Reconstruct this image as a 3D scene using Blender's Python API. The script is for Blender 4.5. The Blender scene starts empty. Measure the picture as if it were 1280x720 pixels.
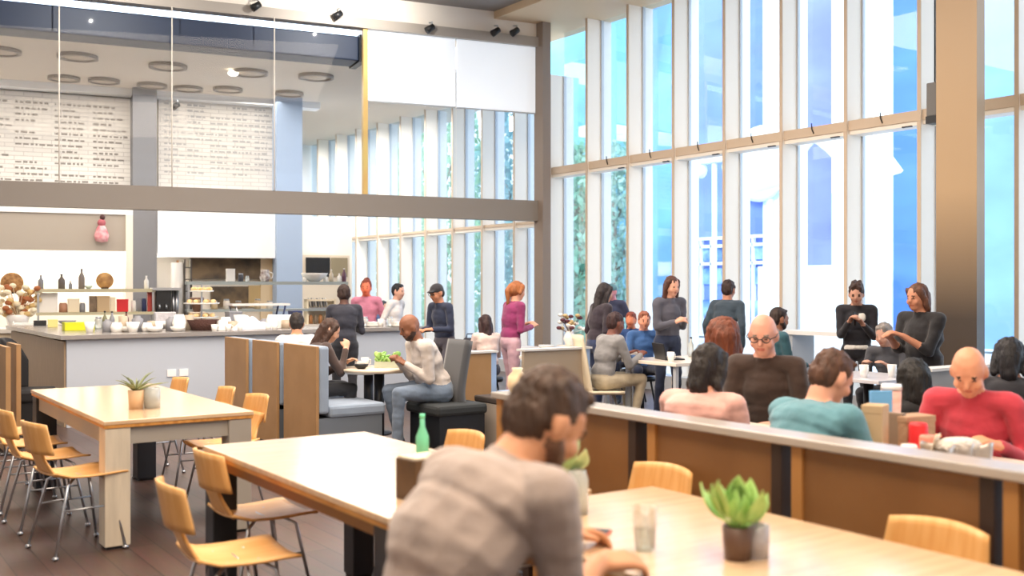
import bpy, bmesh, math, random
import numpy as np
from mathutils import Vector, Matrix, Euler
random.seed(7)
R = math.radians
COL = bpy.context.scene.collection
CA, SA = 0.8238, 0.5669          # room axes against the camera's axes
F, HZ, EYE = 1300.0, 358.0, 1.53

def c2w(cx, cz, h=0.0): return Vector((CA*cx+SA*cz, -SA*cx+CA*cz, h))
def at(px, z, h=0.0): return c2w((px-640)/F*z, z, h)
def hy(py, z): return EYE-(py-HZ)*z/F
def on(px, py, h): return at(px, F*(EYE-h)/(py-HZ), h)
def atX(px, X, h=0.0):
    r = (px-640)/F; return Vector((X, X*(CA-r*SA)/(SA+r*CA), h))
def atY(px, Y, h=0.0):
    r = (px-640)/F; return Vector((Y*(SA+r*CA)/(CA-r*SA), Y, h))
# kitchen frame: turned a few degrees from the dining room
KO = Vector((2.226, 15.22, 0)); KD = Vector((.9846, -.1752, 0)); KN = Vector((.1752, .9846, 0))
KR = math.atan2(-.1752, .9846)
def K(t, s, h=0.0): return KO+KD*t+KN*s+Vector((0, 0, h))
def kt(px, s):
    r = (px-640)/F
    o = KO+KN*s
    f = lambda p: (CA*p.x-SA*p.y) - r*(SA*p.x+CA*p.y)
    return -f(o)/f(KD)
def kh(px, py, s):
    p = K(kt(px, s), s); z = SA*p.x+CA*p.y
    return hy(py, z)
KM = Matrix.Translation(KO) @ Matrix.Rotation(KR, 4, 'Z')

def lin(c):
    if isinstance(c, str):
        c = [int(c[i:i+2], 16)/255 for i in (1, 3, 5)]
    return tuple(x/12.92 if x <= .04045 else ((x+.055)/1.055)**2.4 for x in c)+(1.0,)

MATS = {}
def mat(name, color, rough=.6, metal=0, spec=.5, noise=0, nscale=8, stretch=(1, 1, 1), bump=0, bscale=30, color2=None, coat=0, trans=0, alpha=None, emis=0, sheen=0):
    if name in MATS: return MATS[name]
    m = bpy.data.materials.new(name); m.use_nodes = True
    nt = m.node_tree; b = nt.nodes['Principled BSDF']
    c = lin(color)
    b.inputs['Base Color'].default_value = c
    b.inputs['Roughness'].default_value = rough
    b.inputs['Metallic'].default_value = metal
    b.inputs['Specular IOR Level'].default_value = spec
    b.inputs['Coat Weight'].default_value = coat
    b.inputs['Coat Roughness'].default_value = .15
    b.inputs['Sheen Weight'].default_value = sheen
    if trans: b.inputs['Transmission Weight'].default_value = trans
    if emis:
        b.inputs['Emission Color'].default_value = c; b.inputs['Emission Strength'].default_value = emis
    if noise or bump:
        tc = nt.nodes.new('ShaderNodeTexCoord'); mp = nt.nodes.new('ShaderNodeMapping')
        mp.inputs['Scale'].default_value = stretch
        nt.links.new(tc.outputs['Object'], mp.inputs['Vector'])
    if noise:
        n = nt.nodes.new('ShaderNodeTexNoise'); n.inputs['Scale'].default_value = nscale; n.inputs['Detail'].default_value = 4
        nt.links.new(mp.outputs[0], n.inputs['Vector'])
        mx = nt.nodes.new('ShaderNodeMix'); mx.data_type = 'RGBA'
        c2 = lin(color2) if color2 else tuple(min(1, x*(1-noise)) for x in c[:3])+(1,)
        mx.inputs['A'].default_value = c; mx.inputs['B'].default_value = c2
        cr = nt.nodes.new('ShaderNodeValToRGB'); cr.color_ramp.elements[0].position = .35; cr.color_ramp.elements[1].position = .65
        nt.links.new(n.outputs['Fac'], cr.inputs[0]); nt.links.new(cr.outputs[0], mx.inputs['Factor'])
        nt.links.new(mx.outputs['Result'], b.inputs['Base Color'])
    if bump:
        n2 = nt.nodes.new('ShaderNodeTexNoise'); n2.inputs['Scale'].default_value = bscale; n2.inputs['Detail'].default_value = 3
        nt.links.new(mp.outputs[0], n2.inputs['Vector'])
        bp = nt.nodes.new('ShaderNodeBump'); bp.inputs['Strength'].default_value = bump; bp.inputs['Distance'].default_value = .02
        nt.links.new(n2.outputs['Fac'], bp.inputs['Height']); nt.links.new(bp.outputs[0], b.inputs['Normal'])
    MATS[name] = m
    return m

def glassmat(name, tint='#ffffff', refl=.08, k=.5):
    if name in MATS: return MATS[name]
    m = bpy.data.materials.new(name); m.use_nodes = True
    nt = m.node_tree; nt.nodes.clear()
    o = nt.nodes.new('ShaderNodeOutputMaterial'); mx = nt.nodes.new('ShaderNodeMixShader')
    t = nt.nodes.new('ShaderNodeBsdfTransparent'); g = nt.nodes.new('ShaderNodeBsdfGlossy')
    t.inputs[0].default_value = lin(tint); g.inputs['Roughness'].default_value = .02
    lw = nt.nodes.new('ShaderNodeLayerWeight'); lw.inputs['Blend'].default_value = .25
    mu = nt.nodes.new('ShaderNodeMath'); mu.operation = 'MULTIPLY_ADD'; mu.inputs[1].default_value = k; mu.inputs[2].default_value = refl*.3
    nt.links.new(lw.outputs['Fresnel'], mu.inputs[0]); nt.links.new(mu.outputs[0], mx.inputs[0])
    nt.links.new(t.outputs[0], mx.inputs[1]); nt.links.new(g.outputs[0], mx.inputs[2]); nt.links.new(mx.outputs[0], o.inputs[0])
    MATS[name] = m
    return m

class MB:
    def __init__(s): s.v = []; s.f = []; s.sm = []
    def add(s, vs, fs, smooth=False, M=None):
        o = len(s.v)
        s.v += [tuple(M @ Vector(p)) if M is not None else tuple(p) for p in vs]
        s.f += [tuple(i+o for i in f) for f in fs]; s.sm += [smooth]*len(fs); return s
    def box(s, x0, x1, y0, y1, z0, z1, M=None):
        if x0 > x1: x0, x1 = x1, x0
        if y0 > y1: y0, y1 = y1, y0
        vs = [(x, y, z) for z in (z0, z1) for y in (y0, y1) for x in (x0, x1)]
        return s.add(vs, [(0, 2, 3, 1), (4, 5, 7, 6), (0, 1, 5, 4), (1, 3, 7, 5), (3, 2, 6, 7), (2, 0, 4, 6)], False, M)
    def cbox(s, cx, cy, cz, sx, sy, sz, M=None): return s.box(cx-sx/2, cx+sx/2, cy-sy/2, cy+sy/2, cz-sz/2, cz+sz/2, M)
    def lathe(s, prof, n=16, M=None, c=(0, 0, 0), closed=False):
        vs = []; fs = []; k = len(prof)
        for i in range(n):
            a = 2*math.pi*i/n
            for r, z in prof: vs.append((c[0]+r*math.cos(a), c[1]+r*math.sin(a), c[2]+z))
        for i in range(n):
            j = (i+1) % n
            for q in range(k-1): fs.append((i*k+q, j*k+q, j*k+q+1, i*k+q+1))
            if closed: fs.append((i*k+k-1, j*k+k-1, j*k, i*k))
        if not closed:
            if prof[0][0] > 1e-6: fs.append(tuple(i*k for i in reversed(range(n))))
            if prof[-1][0] > 1e-6: fs.append(tuple(i*k+k-1 for i in range(n)))
        return s.add(vs, fs, True, M)
    def cyl(s, c, r, z0, z1, n=16, r2=None, M=None):
        return s.lathe([(r, z0), (r if r2 is None else r2, z1)], n, M, (c[0], c[1], 0))
    def tube(s, pts, r, n=8, M=None, rs=None, cap=True):
        pts = [Vector(p) for p in pts]; vs = []; fs = []; up = None
        for i, p in enumerate(pts):
            d = (pts[min(i+1, len(pts)-1)]-pts[max(i-1, 0)]).normalized()
            if up is None: up = Vector((0, 0, 1)) if abs(d.z) < .9 else Vector((1, 0, 0))
            a = d.cross(up).normalized(); b = a.cross(d).normalized(); up = b
            rr = rs[i] if rs else r
            for k in range(n):
                t = 2*math.pi*k/n; vs.append(p+a*math.cos(t)*rr+b*math.sin(t)*rr)
        for i in range(len(pts)-1):
            for k in range(n):
                k2 = (k+1) % n; fs.append((i*n+k, i*n+k2, (i+1)*n+k2, (i+1)*n+k))
        if cap: fs.append(tuple(reversed(range(n)))); fs.append(tuple((len(pts)-1)*n+k for k in range(n)))
        return s.add(vs, fs, True, M)
    def ell(s, c, r, n=12, M=None, rot=None):
        vs = [(0, 0, -1)]; fs = []; m = max(4, n//2)
        for i in range(1, m):
            a = math.pi*i/m
            for k in range(n):
                t = 2*math.pi*k/n; vs.append((math.sin(a)*math.cos(t), math.sin(a)*math.sin(t), -math.cos(a)))
        vs.append((0, 0, 1)); L = len(vs)-1
        for k in range(n): fs.append((0, 1+(k+1) % n, 1+k)); fs.append((L, 1+(m-2)*n+k, 1+(m-2)*n+(k+1) % n))
        for i in range(m-2):
            for k in range(n):
                k2 = (k+1) % n; fs.append((1+i*n+k, 1+i*n+k2, 1+(i+1)*n+k2, 1+(i+1)*n+k))
        out = []
        for p in vs:
            q = Vector((p[0]*r[0], p[1]*r[1], p[2]*r[2]))
            if rot is not None: q = rot @ q
            out.append(q+Vector(c))
        return s.add(out, fs, True, M)
    def grid(s, fn, nu, nv, th=0, smooth=True, M=None):
        vs = [Vector(fn(i/(nu-1), j/(nv-1))) for j in range(nv) for i in range(nu)]
        fs = [(j*nu+i, j*nu+i+1, (j+1)*nu+i+1, (j+1)*nu+i) for j in range(nv-1) for i in range(nu-1)]
        if th:
            N = [Vector((0, 0, 0)) for _ in vs]
            for f in fs:
                n = (vs[f[1]]-vs[f[0]]).cross(vs[f[3]]-vs[f[0]])
                for i in f: N[i] += n
            L = len(vs); vs = vs+[v-n.normalized()*th for v, n in zip(vs, N)]
            f2 = [tuple(reversed([i+L for i in f])) for f in fs]
            ed = []
            for i in range(nu-1): ed += [(i, i+1), ((nv-1)*nu+i+1, (nv-1)*nu+i)]
            for j in range(nv-1): ed += [((j+1)*nu, j*nu), (j*nu+nu-1, (j+1)*nu+nu-1)]
            fs = fs+f2+[(a+L, b+L, b, a) for a, b in ed]
        return s.add(vs, fs, smooth, M)
    def build(s, name, m, parent=None, loc=None, rz=0, bevel=0, M=None):
        me = bpy.data.meshes.new(name)
        vs = [tuple(M @ Vector(p)) for p in s.v] if M is not None else s.v
        me.from_pydata(vs, [], s.f); me.polygons.foreach_set('use_smooth', s.sm)
        me.materials.append(m); me.update()
        o = bpy.data.objects.new(name, me); COL.objects.link(o)
        if parent is not None: o.parent = parent
        if loc is not None: o.location = loc
        o.rotation_euler.z = rz
        if bevel:
            b = o.modifiers.new('bevel', 'BEVEL'); b.width = bevel; b.segments = 2; b.limit_method = 'ANGLE'
        return o

def tag(o, label=None, cat=None, group=None, kind=None):
    if label: o['label'] = label
    if cat: o['category'] = cat
    if group: o['group'] = group
    if kind: o['kind'] = kind
    return o
def thing(name, label, cat, loc=(0, 0, 0), rz=0, group=None, kind=None):
    o = bpy.data.objects.new(name, None); COL.objects.link(o); o.empty_display_size = .1
    o.location = loc; o.rotation_euler.z = rz
    return tag(o, label, cat, group, kind)
def kids(o): return [c for c in list(COL.objects) if c.parent == o]
def dup(o, loc=None, rz=None, label=None, parent=None, group=None):
    c = o.copy(); COL.objects.link(c)
    if parent is not None: c.parent = parent
    if loc is not None: c.location = loc
    if rz is not None: c.rotation_euler.z = rz
    if label: c['label'] = label
    if group: c['group'] = group
    for k in kids(o): dup(k, parent=c)
    return c
ORD = ['first', 'second', 'third', 'fourth', 'fifth', 'sixth', 'seventh', 'eighth', 'ninth', 'tenth', 'eleventh', 'twelfth', 'thirteenth', 'fourteenth']
from mathutils import noise
# ------------------------------------------------------------------ people
def rotm(yaw, pitch, roll=0):   # yaw to the person's left positive, pitch down positive
    return Matrix.Rotation(R(yaw), 3, 'Z') @ Matrix.Rotation(R(-pitch), 3, 'X') @ Matrix.Rotation(R(roll), 3, 'Y')
def ik(a, t, l1, l2, pole):
    d = t-a; L = d.length
    if L > (l1+l2)*.995: t = a+d*((l1+l2)*.995/L); d = t-a; L = d.length
    u = d.normalized(); x = (l1*l1-l2*l2+L*L)/(2*L); h = math.sqrt(max(1e-6, l1*l1-x*x))
    p = pole-u*pole.dot(u)
    p = p.normalized() if p.length > 1e-4 else Vector((1, 0, 0))
    return a+u*x+p*h, t
class Blob:
    def __init__(s): s.p = []
    def cap(s, a, b, ra, rb, m): s.p.append(('c', Vector(a), Vector(b), ra, rb, m))
    def ell(s, c, r, m, rot=None): s.p.append(('e', Vector(c), Vector(r), rot or Matrix.Identity(3), None, m))
    def mesh(s, res, name, smooth=3, mats=None, fold=None):
        mb = MB()
        for q in s.p:
            if q[0] == 'e': mb.ell(q[1], q[2], 14, rot=q[3])
            else:
                a, b = q[1], q[2]
                if (b-a).length < 1e-4: b = a+Vector((0, 0, 1e-3))
                d = (b-a).normalized(); n = 5; pts = []; rs = []
                for i in range(n): t = math.pi/2*(i+.35)/n; pts.append(a-d*q[3]*math.cos(t)); rs.append(q[3]*math.sin(t))
                pts.append(a); rs.append(q[3]); pts.append(b); rs.append(q[4])
                for i in reversed(range(n)): t = math.pi/2*(i+.35)/n; pts.append(b+d*q[4]*math.cos(t)); rs.append(q[4]*math.sin(t))
                mb.tube(pts, 0, 14, rs=rs)
        me = bpy.data.meshes.new('tmp'); me.from_pydata(mb.v, [], mb.f)
        o = bpy.data.objects.new('tmp', me); COL.objects.link(o)
        rm = o.modifiers.new('r', 'REMESH'); rm.mode = 'VOXEL'; rm.voxel_size = res
        if smooth:
            sm = o.modifiers.new('s', 'SMOOTH'); sm.factor = .5; sm.iterations = smooth
        dg = bpy.context.evaluated_depsgraph_get(); ev = o.evaluated_get(dg)
        out = bpy.data.meshes.new_from_object(ev); out.name = name
        bpy.data.objects.remove(o); bpy.data.meshes.remove(me)
        if mats:
            nf = len(out.polygons); C = np.empty(nf*3); out.polygons.foreach_get('center', C); C = C.reshape(-1, 3)
            names = list(mats); best = np.full(nf, 1e9); lab = np.zeros(nf, int)
            for q in s.p:
                if q[0] == 'e':
                    L = (C-np.array(q[1])) @ np.array(q[3]); r = np.array(q[2])
                    k0 = np.linalg.norm(L/r, axis=1); k1 = np.linalg.norm(L/(r*r), axis=1)+1e-9; d = k0*(k0-1)/k1
                else:
                    a, b = np.array(q[1]), np.array(q[2]); ab = b-a
                    t = np.clip(((C-a) @ ab)/(ab @ ab+1e-9), 0, 1)
                    d = np.linalg.norm(C-a-t[:, None]*ab, axis=1)-(q[3]+(q[4]-q[3])*t)
                w = d < best; best[w] = d[w]; lab[w] = names.index(q[5])
            out.materials.clear()
            for k in names: out.materials.append(mats[k])
            out.polygons.foreach_set('material_index', lab.astype(np.int32))
        out.update()
        if fold:
            msk = np.ones(len(out.vertices), bool)
            if mats:
                msk[:] = False; ok = [i for i, k in enumerate(names) if k in ('top', 'bottom')]
                for pl in out.polygons:
                    if pl.material_index in ok:
                        for v in pl.vertices: msk[v] = True
            fx, fy, fz, am = fold
            nrm = [v.normal.copy() for v in out.vertices]
            for i, v in enumerate(out.vertices):
                if msk[i]:
                    c = v.co; d = noise.noise((c.x*fx+3*noise.noise(c*3), c.y*fy, c.z*fz))+.5*noise.noise((c.x*fx*2.3, c.y*fy*2.1, c.z*fz*2.2+5))
                    v.co = c+nrm[i]*d*am
        out.polygons.foreach_set('use_smooth', [True]*len(out.polygons)); out.update()
        return out

def cloth(c, stripes=False):
    return mat('cloth_'+c, c, .85, bump=.35, bscale=14, noise=.18, nscale=9, sheen=.2)
def hairm(c): return mat('hair_'+c, c, .6, bump=.5, bscale=90, stretch=(1, 1, .25), noise=.45, nscale=30)
def skinm(c): return mat('skin_'+c, c, .55, noise=.08, nscale=12)

def hand(B, w, fdir, nrm, side, k=1.0, curl=25, spread=1, m='skin'):
    """palm, four unequal fingers and a side thumb; fdir fingers' direction, nrm back of the hand, side +1/-1 thumb side axis sign"""
    f = fdir.normalized(); n = (nrm-f*nrm.dot(f)).normalized(); x = f.cross(n).normalized()*side
    for i, ox in enumerate((-.027, -.009, .009, .027)):
        B.cap(w+x*ox*.6*k, w+(f*.082+x*ox)*k, .016*k, .0125*k, m)
        base = w+(f*.084+x*ox*1.05)*k; L = (.058, .074, .080, .070)[i]*k
        d = f+x*ox*2*spread; d.normalize(); p = base
        for j, fr in enumerate((.45, .32, .23)):
            d = (d*math.cos(R(curl*(.6+.4*j)))-n*math.sin(R(curl*(.6+.4*j)))).normalized()
            q = p+d*L*fr; B.cap(p, q, (.0102-.001*j)*k, (.0095-.001*j)*k, m); p = q
    tb = w+(f*.022+x*.022)*k; t1 = tb+(f*.030+x*.030-n*.012)*k; t2 = t1+(f*.030+x*.010-n*.012)*k
    B.cap(tb, t1, .016*k, .0125*k, m); B.cap(t1, t2, .012*k, .010*k, m)

def person(label, pos, face, sit=None, stature=1.68, lean=5, bend=8, hy_=0, hp=5, skin='#d9a583', top='#444a55', bottom='#2a2f3d', shoes='#222226',
           hair='short', hc='#3b2618', hands=None, legs='auto', res=.013, sleeve='long', beard=None, width=1.0, glasses=False, extra=None, knees=None, belly=0, group=None, curl=42, nf=.02):
    k = stature/1.72
    B = Blob()
    V = Vector
    seat = sit is not None
    P = V((0, 0, (sit+.095) if seat else .93*k))
    s1 = V((0, math.sin(R(lean)), math.cos(R(lean)))); s2 = V((0, math.sin(R(lean+bend)), math.cos(R(lean+bend))))
    rm1 = Matrix.Rotation(-R(lean), 3, 'X'); rm2 = Matrix.Rotation(-R(lean+bend), 3, 'X')
    mid = P+s1*.22*k; N = mid+s2*.27*k
    w = width*k
    B.ell(P+V((0, 0, .0)), (.165*w, .12*w, .12*k), 'bottom')
    B.ell(P+s1*.09*k, (.155*w, .118*w, .12*k), 'top')
    B.ell(P+s1*.16*k+V((0, .02+belly, 0)), (.148*w, (.105+belly)*w, .15*k), 'top', rm1)
    B.ell(mid+s2*.07*k, (.168*w, .118*w, .17*k), 'top', rm2)
    B.ell(mid+s2*.16*k-rm2 @ V((0, .02, 0)), (.178*w, .10*w, .105*k), 'top', rm2)
    for sx in (-1, 1):
        B.cap(N+V((sx*.05*w, 0, -.02))-s2*.02, N+V((sx*.155*w, 0, 0))-s2*.05*k, .05*k, .062*k, 'top')
    hr = rotm(hy_, hp+lean*.3)
    nb = N-s2*.03*k; hb = N+(s2*.5+V((0, nf, .6))).normalized()*.055*k
    B.cap(nb, hb, .062*k, .056*k, 'skin'); B.cap(nb-s2*.01, nb+s2*.018, .069*k, .062*k, 'top')
    H = hb+hr @ V((0, .018, .080))*k
    def h(v): return H+hr @ V(v)*k
    hk = k
    B.ell(h((0, -.005, .02)), V((.076, .096, .098))*hk, 'skin', hr)
    B.ell(h((0, .018, -.035)), V((.064, .070, .075))*hk, 'skin', hr)
    B.ell(h((0, .045, -.078)), V((.042, .040, .034))*hk, 'beard' if beard else 'skin', hr)
    if beard:
        for sx in (-1, 1): B.cap(h((sx*.058, .012, -.045)), h((sx*.034, .05, -.078)), .024*hk, .024*hk, 'beard')
        B.ell(h((0, .078, -.05)), V((.03, .014, .012))*hk, 'beard', hr)
    B.cap(h((0, .086, .012)), h((0, .100, -.020)), .009*hk, .0135*hk, 'skin')
    for sx in (-1, 1):
        B.ell(h((sx*.076, -.005, -.01)), V((.012, .022, .034))*hk, 'skin', hr)
        B.ell(h((sx*.031, .084, .008)), V((.011, .007, .0055))*hk, 'eye', hr)
        B.ell(h((sx*.031, .0825, .026)), V((.018, .008, .0042))*hk, 'brow', hr)
        B.ell(h((sx*.04, .06, -.03)), V((.025, .028, .026))*hk, 'skin', hr)
    B.ell(h((0, .084, -.055)), V((.022, .011, .007))*hk, 'lip', hr)
    # arms
    if hands is None:
        hands = [(-.22*k, .02, P.z-.08*k), (.22*k, .02, P.z-.08*k)] if not seat else [(-.13, .36, P.z+.14), (.13, .36, P.z+.14)]
    for sx, t in zip((-1, 1), hands):
        S = N+V((sx*.172*w, 0, 0))-s2*.055*k
        fd = None
        if len(t) > 3: fd = V(t[3:6]); t = t[:3]
        E, Wp = ik(S, V(t), .285*k, .255*k, V((sx*.32, -.5, -.8)))
        B.cap(S, E, .058*k*min(w, 1.1), .046*k, 'top')
        if sleeve == 'short':
            B.p[-1] = ('c', S, S+(E-S)*.62, .060*k, .056*k, 'top'); B.cap(S+(E-S)*.3, E, .048*k, .040*k, 'skin'); B.cap(E, Wp, .040*k, .027*k, 'skin')
        elif sleeve == 'elbow':
            B.cap(E, E+(Wp-E)*.25, .048*k, .045*k, 'top'); B.cap(E, Wp, .039*k, .027*k, 'skin')
        else:
            B.cap(E, E+(Wp-E)*.93, .046*k, .034*k, 'top'); B.cap(E+(Wp-E)*.5, Wp, .027*k, .026*k, 'skin')
        fdir = fd if fd else (Wp-E).normalized()+V((-sx*.2, 0, 0))
        nr = V((sx*.35, 0, 1)) if abs(fdir.normalized().z) < .8 else V((sx, 0, 0))
        hand(B, Wp, fdir, nr, -sx if nr.z > .5 else -sx, k, curl)
    # legs
    for i, sx in enumerate((-1, 1)):
        hip = P+V((sx*.088*w, 0, -.02))
        if seat:
            kn = hip+V((sx*.05, .42*k, 0)); kn.z = max(.40*k+.03, min(P.z+.0, .56))
            if knees: kn += V(knees[i])
            an = V((kn.x, kn.y-.03+(-.08 if i else .05), .085))
            if knees: an += V(knees[i])*.2; an.z = .085
        else:
            an = V((sx*.10*k, (-.06 if i else .05), .085)); kn = (hip+an)/2+V((0, .03, .02))
        mm = 'bottom'
        B.cap(hip, kn, .088*w, .062*k, mm); B.cap(kn, an, .060*k, .043*k, mm)
        B.cap(an+V((0, -.03, -.042)), an+V((sx*.015, .135*k, -.047)), .040*k, .034*k, 'shoes'); B.cap(an+V((0, -.01, -.035)), an+V((0, 0, .01)), .043*k, .042*k, 'shoes')
    if extra: extra(B, P, s1, s2, N, h, k)
    ms = {'skin': skinm(skin), 'top': cloth(top), 'bottom': cloth(bottom), 'shoes': mat('shoe_'+shoes, shoes, .5), 'eye': mat('eye', '#5b4234', .3),
          'brow': hairm(hc), 'lip': mat('lip_'+skin, tuple(a*b for a, b in zip([int(skin[i:i+2], 16)/255 for i in (1, 3, 5)], (.86, .68, .66))), .5),
          'beard': hairm(beard or hc), 'extra': cloth('#e9e6e0'), 'extra2': cloth('#3c6a93')}
    used = {q[5] for q in B.p}; ms = {a: b for a, b in ms.items() if a in used}
    o = bpy.data.objects.new('person', B.mesh(res, 'person', 3, ms, (6, 6, 13, .0065))); COL.objects.link(o)
    o.location = (pos[0], pos[1], 0); o.rotation_euler.z = R(face)-math.pi/2
    tag(o, label, 'person', group)
    # hair
    G = Blob(); e = lambda c, r, rr=None: G.ell(h(c), V(r)*hk, 'h', hr if rr is None else hr @ rr)
    c = lambda a, b, ra, rb: G.cap(h(a), h(b), ra*hk, rb*hk, 'h')
    if hair in ('short', 'crop', 'grey', 'curly', 'long', 'bob', 'bun', 'tail', 'messy'):
        e((0, -.018, .037), (.081, .098, .092)); e((0, -.045, .0), (.077, .066, .085))
        if hair in ('short', 'messy', 'grey'): c((-.035, .045, .092), (.035, .045, .092), .02, .02)
        for sx in (-1, 1): c((sx*.068, .01, .04), (sx*.070, .01, .01), .014, .010)
    if hair == 'messy':
        for i in range(14):
            a = i*2.4; q = i/14
            e((.06*math.cos(a)*(1-q*.5), -.02+.07*math.sin(a), .07+.06*q), (.025, .03, .025))
    if hair in ('long', 'tail', 'bob'):
        for sx in (-1, 1):
            c((sx*.060, .03, .07), (sx*.079, .0, -.02), .026, .028)
            if hair != 'tail': c((sx*.079, .0, -.02), (sx*.085, -.02, -.10 if hair == 'bob' else -.20), .03, .026)
        if hair != 'tail': c((0, -.05, .0), (0, -.07, -.11 if hair == 'bob' else -.24), .075, .055)
        if hair == 'tail': c((0, -.10, .05), (0, -.13, -.02), .035, .04); c((0, -.13, -.02), (0, -.11, -.17), .04, .02)
    if hair == 'bun': e((0, -.08, .10), (.05, .045, .045))
    if hair == 'big':
        e((0, -.02, .03), (.115, .11, .115)); c((0, -.06, 0), (0, -.07, -.14), .10, .085)
        for sx in (-1, 1): c((sx*.07, -.01, .0), (sx*.09, -.03, -.15), .05, .045)
    if hair == 'cap':
        e((0, -.01, .045), (.083, .10, .082)); e((0, .09, .045), (.062, .06, .012))
        e((0, -.05, -.01), (.074, .06, .07))
    if hair == 'fringe':
        e((0, -.05, -.005), (.079, .062, .045))
    if G.p:
        ho = bpy.data.objects.new('cap' if hair == 'cap' else 'hair', G.mesh(min(res, .010), 'hair', 2, None, None if hair == 'cap' else (42, 42, 9, .009))); COL.objects.link(ho); ho.parent = o
        ho.data.materials.clear(); ho.data.materials.append(hairm(hc) if hair != 'cap' else cloth(hc))
    if glasses:
        g = MB()
        for sx in (-1, 1):
            g.tube([h((sx*.033+.022*math.cos(a), .098-.004*abs(math.cos(a)), .006+.017*math.sin(a))) for a in [i*math.pi/6 for i in range(13)]], .0028*k, 6)
            g.tube([h((sx*.055, .094, .01)), h((sx*.08, .06, .012)), h((sx*.082, -.01, .008))], .0028*k, 6)
        g.tube([h((-.012, .1, .01)), h((.012, .1, .01))], .0028*k, 6)
        g.build('glasses', mat('specs', '#1c1a1c', .3), o)
    return o
# ------------------------------------------------------------------ materials
M_tan = mat('tan mullion', '#cdb9a2', .5)
M_cream = mat('cream fin', '#f4ece0', .5)
M_frame = mat('grey frame', '#b9bec4', .4)
M_white = mat('white paint', '#f3f3f2', .6)
M_glass = glassmat('clear glass', '#f7fcff', .05)
M_wood = mat('pale birch', '#d6b490', .2, noise=.3, nscale=3, stretch=(1, 12, 1), color2='#e0c29c', coat=.7, spec=.6)
M_edge = mat('oak edge', '#d89a4e', .5, noise=.3, nscale=5, stretch=(6, 1, 6), color2='#b97a35')
M_ply = mat('bent plywood', '#d59c58', .4, noise=.2, nscale=4, stretch=(8, 1, 1), color2='#e2b070')
M_steel = mat('brushed steel', '#b8bcc2', .3, metal=.9)
M_black = mat('black metal', '#1c1e22', .45)
M_brown = mat('brown veneer', '#9c6a3a', .5, noise=.2, nscale=6, stretch=(14, 14, .6), color2='#8a5a2e')
M_dark = mat('dark brown trim', '#3b2a20', .55)
M_cap = mat('grey cap rail', '#b3aca4', .3, metal=.3)
M_bluegrey = mat('blue grey upholstery', '#8f9fb3', .85, sheen=.3, noise=.1, nscale=6)
M_uphol = mat('charcoal upholstery', '#4a4c50', .9, sheen=.3)

# ------------------------------------------------------------------ floor, walls, ceiling
def floor_mat():
    m = bpy.data.materials.new('floor planks'); m.use_nodes = True; nt = m.node_tree; b = nt.nodes['Principled BSDF']
    tc = nt.nodes.new('ShaderNodeTexCoord'); mp = nt.nodes.new('ShaderNodeMapping'); mp.inputs['Rotation'].default_value = (0, 0, R(90))
    br = nt.nodes.new('ShaderNodeTexBrick'); br.inputs['Scale'].default_value = 1; br.inputs['Brick Width'].default_value = 1.4; br.inputs['Row Height'].default_value = .16
    br.inputs['Mortar Size'].default_value = .004
    br.inputs['Color1'].default_value = lin('#624a40'); br.inputs['Color2'].default_value = lin('#523d36'); br.inputs['Mortar'].default_value = lin('#2e2320')
    n = nt.nodes.new('ShaderNodeTexNoise'); n.inputs['Scale'].default_value = 3; n.inputs['Detail'].default_value = 5
    mp2 = nt.nodes.new('ShaderNodeMapping'); mp2.inputs['Scale'].default_value = (10, 1, 1)
    mx = nt.nodes.new('ShaderNodeMix'); mx.data_type = 'RGBA'; mx.blend_type = 'MULTIPLY'; mx.inputs['Factor'].default_value = .5
    nt.links.new(tc.outputs['Object'], mp.inputs[0]); nt.links.new(mp.outputs[0], br.inputs['Vector'])
    nt.links.new(tc.outputs['Object'], mp2.inputs[0]); nt.links.new(mp2.outputs[0], n.inputs['Vector'])
    nt.links.new(br.outputs['Color'], mx.inputs['A']); nt.links.new(n.outputs['Color'], mx.inputs['B']); nt.links.new(mx.outputs['Result'], b.inputs['Base Color'])
    b.inputs['Roughness'].default_value = .38
    return m
def S(o): o['kind'] = 'structure'; return o
S(MB().box(-6, 10.95, -4, 25, -.15, 0).build('floor', floor_mat()))
CH = 5.95
cm = mat('ceiling grey', '#8f8a86', .8)
S(MB().box(-6, 10.95, -4, 16.2, CH, CH+.1).build('ceiling', cm))
WX = 10.44
S(MB().box(-6.1, -6, -4, 25, 0, CH).build('wall_left', M_white))
S(MB().box(-6, 10.95, -4.1, -4, 0, CH).build('wall_rear', M_white))
S(MB().box(-6, 10.95, 24.6, 24.75, 0, 5.3).build('wall_far', M_white))
S(MB().box(WX-1.2, WX+.5, -4, 16, CH-.12, CH).build('trim_1', mat('tan soffit', '#dcc4a2', .6)))

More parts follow.
